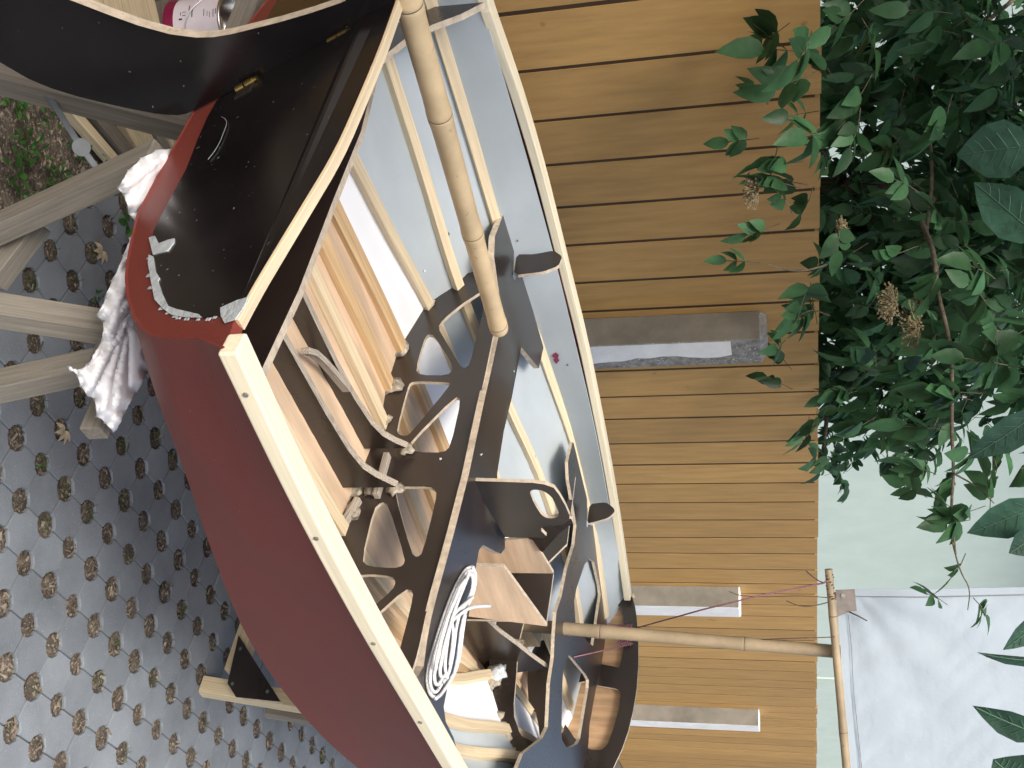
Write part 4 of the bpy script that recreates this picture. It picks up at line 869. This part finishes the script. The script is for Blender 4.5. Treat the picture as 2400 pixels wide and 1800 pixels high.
# ================================================================= LEAVES
def leaflet(V, Fc, base, d, up, L, W, fold=.25, curl=.2):
    """ovate pointed leaf blade, folded on its midrib"""
    d = d/np.linalg.norm(d); s = np.cross(d, up); s = s/(np.linalg.norm(s)+1e-9); n = np.cross(s, d)
    k = len(V); prof = ((.0, .03), (.10, .62), (.30, 1.), (.58, .90), (.83, .42), (1., 0.))
    for u, w_ in prof:
        c = base+d*L*u-n*L*curl*u*u
        V.append(c); 
        if u < 1: V.append(c+s*W/2*w_+n*W/2*w_*fold); V.append(c-s*W/2*w_+n*W/2*w_*fold)
    for i in range(5):
        a = k+3*i; b = k+3*(i+1)
        if i < 4: Fc.append((a, a+1, b+1, b)); Fc.append((a+2, a, b, b+2))
        else: Fc.append((a, a+1, b)); Fc.append((a+2, a, b))
def compound(V, Fc, SV, base, d, L, npair=2, size=.09, wr=.5):
    d = d/np.linalg.norm(d); up = np.array([0, 0, 1.])+rs.normal(0, .45, 3)
    s = np.cross(d, up); s = s/np.linalg.norm(s); tip = base+d*L+np.array([0, 0, -.15*L])
    SV.append((base, base+d*L*.5, tip))
    leaflet(V, Fc, tip, d+np.array([0, 0, -.35]), up, size*rs.uniform(1., 1.25), size*wr*1.1, rs.uniform(.1, .4), rs.uniform(.05, .35))
    for q in range(npair):
        c = base+(tip-base)*(.45+.5*q/npair)
        for sg in (-1, 1):
            dd = d*.55+s*sg*.85+np.array([0, 0, rs.uniform(-.45, .05)])
            leaflet(V, Fc, c, dd, up, size*rs.uniform(.8, 1.08), size*wr*rs.uniform(.85, 1.1), rs.uniform(.1, .4), rs.uniform(.05, .35))
def crown(clusters, name, parent, m, stem=.0012, wr=.52):
    V = []; Fc = []; SV = []; o = np.array(parent.location)
    for c, r, n, size in clusters:
        for _ in range(n):
            q = rs.normal(0, 1, 3); q = q/np.linalg.norm(q)*rs.rand()**.45; b = np.array(c)+q*np.array(r)
            d = q*.8+rs.normal(0, .5, 3)+np.array([0, 0, -.35])
            compound(V, Fc, SV, b-o, d, size*1.1, 2 if rs.rand() < .7 else 3, size*rs.uniform(.8, 1.15), wr)
    sv_, sf_ = join([tube([a, b_, c_], stem, 4, cap=False) for a, b_, c_ in SV]); k = len(V)
    link(name, mesh(V+sv_, Fc+[tuple(i+k for i in q) for q in sf_], [0]*len(Fc)+[1]*len(sf_)), parent, (m, 'bark'), smooth=True)
def W_(x, y, D): return atdepth(x, y, D)
def limb(parent, pts, r0, r1, name='branch', m='bark'):
    P = chaikin(pts, 2, .25, closed=False); o = np.array(parent.location); v, f = tube([p-o for p in P], r0, 8, list(np.linspace(r0, r1, len(P)))); link(name, mesh(v, f), parent, (m,), smooth=True)
def umbel(parent, c, r, n=120):
    parts = []; o = np.array(parent.location); c = np.array(c)-o; hub = c+np.array([0, 0, r*.2])
    for _ in range(n):
        q = rs.normal(0, 1, 3); q = q/np.linalg.norm(q)*r*rs.rand()**.4; q[2] = q[2]*.45-.1*r; e = c+q
        parts.append(tube([hub, (hub+e)/2+rs.normal(0, .004, 3), e], .0007, 4, cap=False)); parts.append(box(tuple(e), (.0042, .0042, .0042), rs.rand()*3))
    link('flower_head', mesh(*join(parts)), parent, ('umbel',))
root = W_(2000, 430, 4.6); root[2] = 0
elder = empty('elder_tree', root, 0, 'dense elder tree with spent flower heads growing over the fence', 'tree')
limb(elder, [root, root+np.array([.03, .02, .9]), W_(1960, 420, 4.4), W_(2200, 480, 4.2)], .06, .025, 'trunk')
limb(elder, [W_(2050, 430, 4.3), W_(2120, 200, 4.0), W_(2300, 60, 3.9), W_(2500, -100, 4)], .014, .006)
limb(elder, [W_(2100, 300, 3.9), W_(2160, 250, 3.6), W_(2190, 380, 3.4), W_(2170, 560, 3.3)], .008, .005)
limb(elder, [W_(2160, 520, 3.2), W_(2190, 590, 3.0), W_(2195, 680, 2.9), W_(2225, 790, 2.85), W_(2232, 880, 2.8), W_(2230, 1000, 2.8), W_(2236, 1110, 2.75), W_(2228, 1200, 2.75), W_(2240, 1300, 2.7)], .008, .0025)
limb(elder, [W_(2050, 500, 4.4), W_(1960, 800, 5.2), W_(1935, 1000, 5.6), W_(1930, 1060, 5.7)], .02, .006)
CLb = []
def add(x, y, D, r, n, size=.092): CLb.append((W_(x, y, D), (r, r*1.2, r), n, size))
for x in range(2000, 2700, 110):
    for y in range(-300, 1000, 120):
        if y > 880 and x > 2200: continue
        if 160 < y < 420 and 2030 < x < 2240: continue
        add(x+rs.uniform(-30, 30), y+rs.uniform(-30, 30), rs.uniform(4.0, 5.4), .36, 24, .088)
for x, y, D, r, n in ((2010, 560, 4.6, .3, 26), (2060, 760, 5.2, .35, 34), (1990, 860, 5.2, .25, 22), (2150, 850, 4.8, .35, 40), (2280, 800, 4.5, .35, 36), (2370, 880, 4.4, .3, 26), (2030, 960, 5.6, .25, 24), (2120, 990, 5.4, .22, 20), (1960, 1060, 5.8, .17, 14), (1950, 1110, 6.0, .10, 7), (2200, 1010, 4.6, .18, 12), (2000, 300, 4.2, .25, 16), (2240, 100, 4, .4, 34), (2080, 60, 4.2, .35, 34), (1990, 60, 4.2, .3, 24), (2320, 300, 4., .35, 34), (2020, 460, 4.4, .25, 20), (2390, 500, 4.2, .3, 26), (2300, 640, 4.4, .35, 36), (2130, 640, 4.6, .3, 30)): add(x, y, D, r, n)
for x, y in ((2230, 40), (2330, 160), (2400, 300), (2300, 420), (2380, 560), (2260, 520), (2340, 700), (2400, 820), (2260, 240), (2440, 60), (2150, 120), (2420, 440)): add(x, y, rs.uniform(3.3, 3.9), .26, 13)
crown(CLb, 'crown', elder, 'leaf')
# sprays hanging over the fence towards the boat
CLf = []
def addf(x, y, D, r, n, size=.085): CLf.append((W_(x, y, D), (r, r, r), max(1, int(n*.72)), size*.88))
for x, y, D, r, n, s_ in ((1990, 0, 2.8, .16, 9, .11), (1900, 40, 2.7, .08, 3, .115), (1890, 150, 2.8, .07, 3, .11), (1970, 140, 2.8, .14, 8, .105), (1800, 255, 2.9, .02, 1, .065), (1880, 250, 2.9, .06, 2, .10), (1780, 330, 2.85, .05, 2, .07), (1900, 330, 2.8, .09, 5, .09), (1850, 430, 2.9, .05, 2, .09), (1930, 440, 2.9, .10, 6, .09), (1870, 540, 3.0, .06, 3, .085), (1800, 620, 3.0, .05, 2, .08), (1860, 670, 3.1, .08, 3, .085), (1890, 760, 3.3, .08, 4, .085), (1850, 800, 3.3, .04, 1, .08), (2020, 620, 3.2, .14, 8, .085), (2040, 320, 2.9, .10, 4, .09), (2120, 520, 3.0, .16, 8, .09), (2250, 620, 2.9, .15, 7, .095), (2270, 780, 2.9, .14, 7, .095), (2180, 860, 3.0, .12, 6, .09), (2310, 950, 2.8, .12, 5, .1), (2160, 1000, 3.2, .08, 3, .085), (2340, 1080, 2.7, .10, 4, .10), (2210, 1130, 2.8, .05, 2, .07), (2260, 1180, 2.8, .08, 3, .08), (2180, 1180, 2.8, .04, 1, .07), (2330, 1200, 2.7, .09, 3, .09), (2240, 1280, 2.75, .04, 2, .065), (2260, 1360, 2.75, .05, 2, .06), (2230, 1420, 2.75, .04, 1, .075), (2400, 700, 2.7, .15, 7, .1), (2380, 1000, 2.7, .12, 5, .1), (2450, 850, 2.7, .2, 8, .1), (2200, -60, 2.8, .25, 18, .1), (2350, 100, 2.8, .2, 10, .1)): addf(x, y, D, r, n, s_)
crown(CLf, 'leaf_sprays', elder, 'leaf')
for x, y, D, r in ((1765, 447, 2.9, .055), (2085, 712, 2.85, .065), (2140, 765, 2.85, .07), (2165, 690, 3.0, .05), (1975, 535, 3.0, .035), (2330, 810, 3.2, .06)): umbel(elder, W_(x, y, D), r)
limb(elder, [W_(1960, 330, 2.9), W_(1830, 310, 2.9), W_(1815, 380, 2.9), W_(1800, 430, 2.9)], .003, .001)
limb(elder, [W_(1940, 620, 3.0), W_(1870, 640, 3.0), W_(1800, 620, 3.0)], .003, .001); limb(elder, [W_(1945, 740, 3.2), W_(1890, 720, 3.2), W_(1830, 790, 3.3)], .003, .001)
limb(elder, [W_(2236, 1110, 2.75), W_(2290, 1140, 2.75), W_(2330, 1180, 2.7)], .003, .001); limb(elder, [W_(2232, 1270, 2.71), W_(2250, 1340, 2.72), W_(2275, 1380, 2.74), W_(2268, 1430, 2.75)], .0022, .001)
# a nearer tree whose leaves hang into the top of the view and shade the left
nr = np.array([-1.9, .5, 0.]); near = empty('shade_tree', nr, 0, 'nearer tree with large dark teal leaves hanging into view over the boat', 'tree')
limb(near, [nr, nr+np.array([.05, .1, 1.2]), nr+np.array([.2, .3, 2.4]), nr+np.array([.7, .8, 2.9])], .08, .03, 'trunk')
V = []; Fc = []; VEIN = []
def big(x, y, D, dx, dy, L, W, dz=0., twist=(0, 0, 1)):
    b = W_(x, y, D); e = W_(x+dx, y+dy, D+dz); leaflet(V, Fc, b-nr, e-b, np.array(twist, float)+0*cv, np.linalg.norm(e-b), W, .22, .14)
    d = e-b; LL = np.linalg.norm(d); d = d/LL; up_ = np.array(twist, float); s_ = np.cross(d, up_); s_ /= np.linalg.norm(s_); n_ = np.cross(s_, d); o_ = b-nr
    f_ = lambda u, w: o_+d*LL*u-n_*LL*.14*u*u+s_*W/2*w+n_*(abs(w)*W/2*.22+.0006)
    VEIN.append(tube([f_(u, 0) for u in (0, .25, .5, .75, .95)], .0007, 4, cap=False))
    for u in (.15, .3, .45, .6, .74):
        for sg in (-1, 1): VEIN.append(tube([f_(u, 0), f_(u+.07, sg*.42*(1-u*.5)), f_(u+.12, sg*.75*(1-u*.75))], .0003, 3, cap=False))
for a in ((2420, 340, 1.15, -185, 25, 0, .062, .05, (.2, -1, .3)), (2440, 560, 1.2, -165, -140, 0, .055, .05, (.4, -1, .1)), (2440, 960, 1.4, -170, 130, 0, .05, .05, (.2, -1, .3)), (2440, 1180, 1.3, -170, 80, 0, .05, .03, (.2, -1, .2)), (2450, 1725, 1.0, -165, -55, 0, .030, .0, (.5, -1, .2)), (2460, 1548, 1.1, -165, 2, 0, .022, .0, (.8, -.6, .2)), (2450, 1440, 1.2, -90, 90, 0, .03, 0, (.3, -1, .2)), (2390, 1830, 1.0, -60, -45, 0, .05, 0, (.3, -1, .2)), (2430, 1250, 1.3, -60, 50, 0, .04, 0, (.3, -1, .2))):
    x, y, D, dx, dy, L, W, dz, tw_ = a; big(x, y, D, dx, dy, L, W, dz, tw_)
sv_, sf_ = join(VEIN); k = len(V); link('hanging_leaves', mesh(V+sv_, Fc+[tuple(i+k for i in q) for q in sf_], [0]*len(Fc)+[1]*len(sf_)), near, ('leaf2', 'vein'), smooth=True)
CLn = [((-1.5, 2.3, 2.85), (.55, .5, .25), 150, .12), ((-.95, 2.75, 2.95), (.45, .5, .2), 120, .12), ((-.55, 3.2, 3.1), (.4, .4, .2), 90, .12), ((-1.4, 3.1, 2.9), (.4, .4, .2), 90, .12), ((-1.9, 2.9, 2.8), (.5, .6, .3), 80, .11), ((-1.6, 1.5, 2.75), (.5, .6, .3), 70, .11), ((-1.7, .6, 2.8), (.6, .6, .35), 80, .11), ((-1.35, -.3, 2.9), (.45, .5, .25), 80, .11), ((-1.0, .2, 3.0), (.3, .4, .2), 40, .11)]
crown(CLn, 'crown', near, 'leaf2')
# --- weeds at the left on the soil
def weed(x, y, r, n, label, size=.03):
    p = onz(x, y, 0); o = empty('weed', (p[0], p[1], 0), 0, label, 'weed', 'weeds on the soil'); V = []; Fc = []
    for _ in range(n):
        a = rs.uniform(0, 6.28); rr = r*math.sqrt(rs.rand()); b = np.array([rr*math.cos(a), rr*math.sin(a), rs.uniform(0, .04)]); d = np.array([math.cos(a), math.sin(a), rs.uniform(.1, .9)])+rs.normal(0, .3, 3)
        leaflet(V, Fc, b, d, np.array([0, 0, 1.])+rs.normal(0, .3, 3), size*rs.uniform(.6, 1.3), size*.55, .2, .3)
    link('weed_leaves', mesh(V, Fc), o, ('weed',), smooth=True)
for x, y, r, n, s_, lb in ((20, 240, .045, 60, .026, 'leafy green weed at the soil edge beside the far trestle leg'), (50, 345, .06, 90, .022, 'bushy green weed mid soil between the trestle legs'), (120, 420, .055, 100, .018, 'small-leaved green clump nearest the timber leg'), (20, 410, .04, 24, .034, 'upright light green weed at the frame edge of the soil'), (95, 280, .03, 26, .018, 'sparse seedling weed under the grey timber leg'), (170, 350, .035, 40, .02, 'small green weed below the steel stay'), (245, 370, .05, 46, .03, 'bright green weed beside the pale batten'), (305, 330, .03, 30, .03, 'green weed behind the dark batten'), (50, 480, .035, 36, .018, 'low weed beside the paving edge'), (300, 530, .035, 22, .04, 'broad-leaved weed beside the cloth'), (215, 690, .02, 12, .02, 'seedling weed near the trestle top'), (505, 1320, .02, 18, .02, 'tiny green weed in the paving beneath the hull'), (470, 20, .06, 40, .035, 'green weed behind the paint can')):
    weed(x, y, r*.62, int(n*.55), lb, s_*.85)

for x, y, lb in ((238, 588, 'dry brown leaf lying on the sandy pavers beside the cloth'), (150, 1010, 'small dry leaf on the pavers left of the trestle beam end')):
    p = onz(x, y, .004); o = bpy.data.meshes.new('m'); V = []; Fc = []
    for q in range(5): leaflet(V, Fc, np.array([0, 0, .002]), np.array([math.cos(q*.7-1.4), math.sin(q*.7-1.4), .15]), np.array([.1, .1, 1.]), .034, .014, .3, .2)
    o = link('dry_leaf', mesh(V, Fc), mats=('timber2',), smooth=True); o.location = tuple(p); o.rotation_euler = (0, 0, x); tag(o, lb, 'leaf', 'fallen leaves')
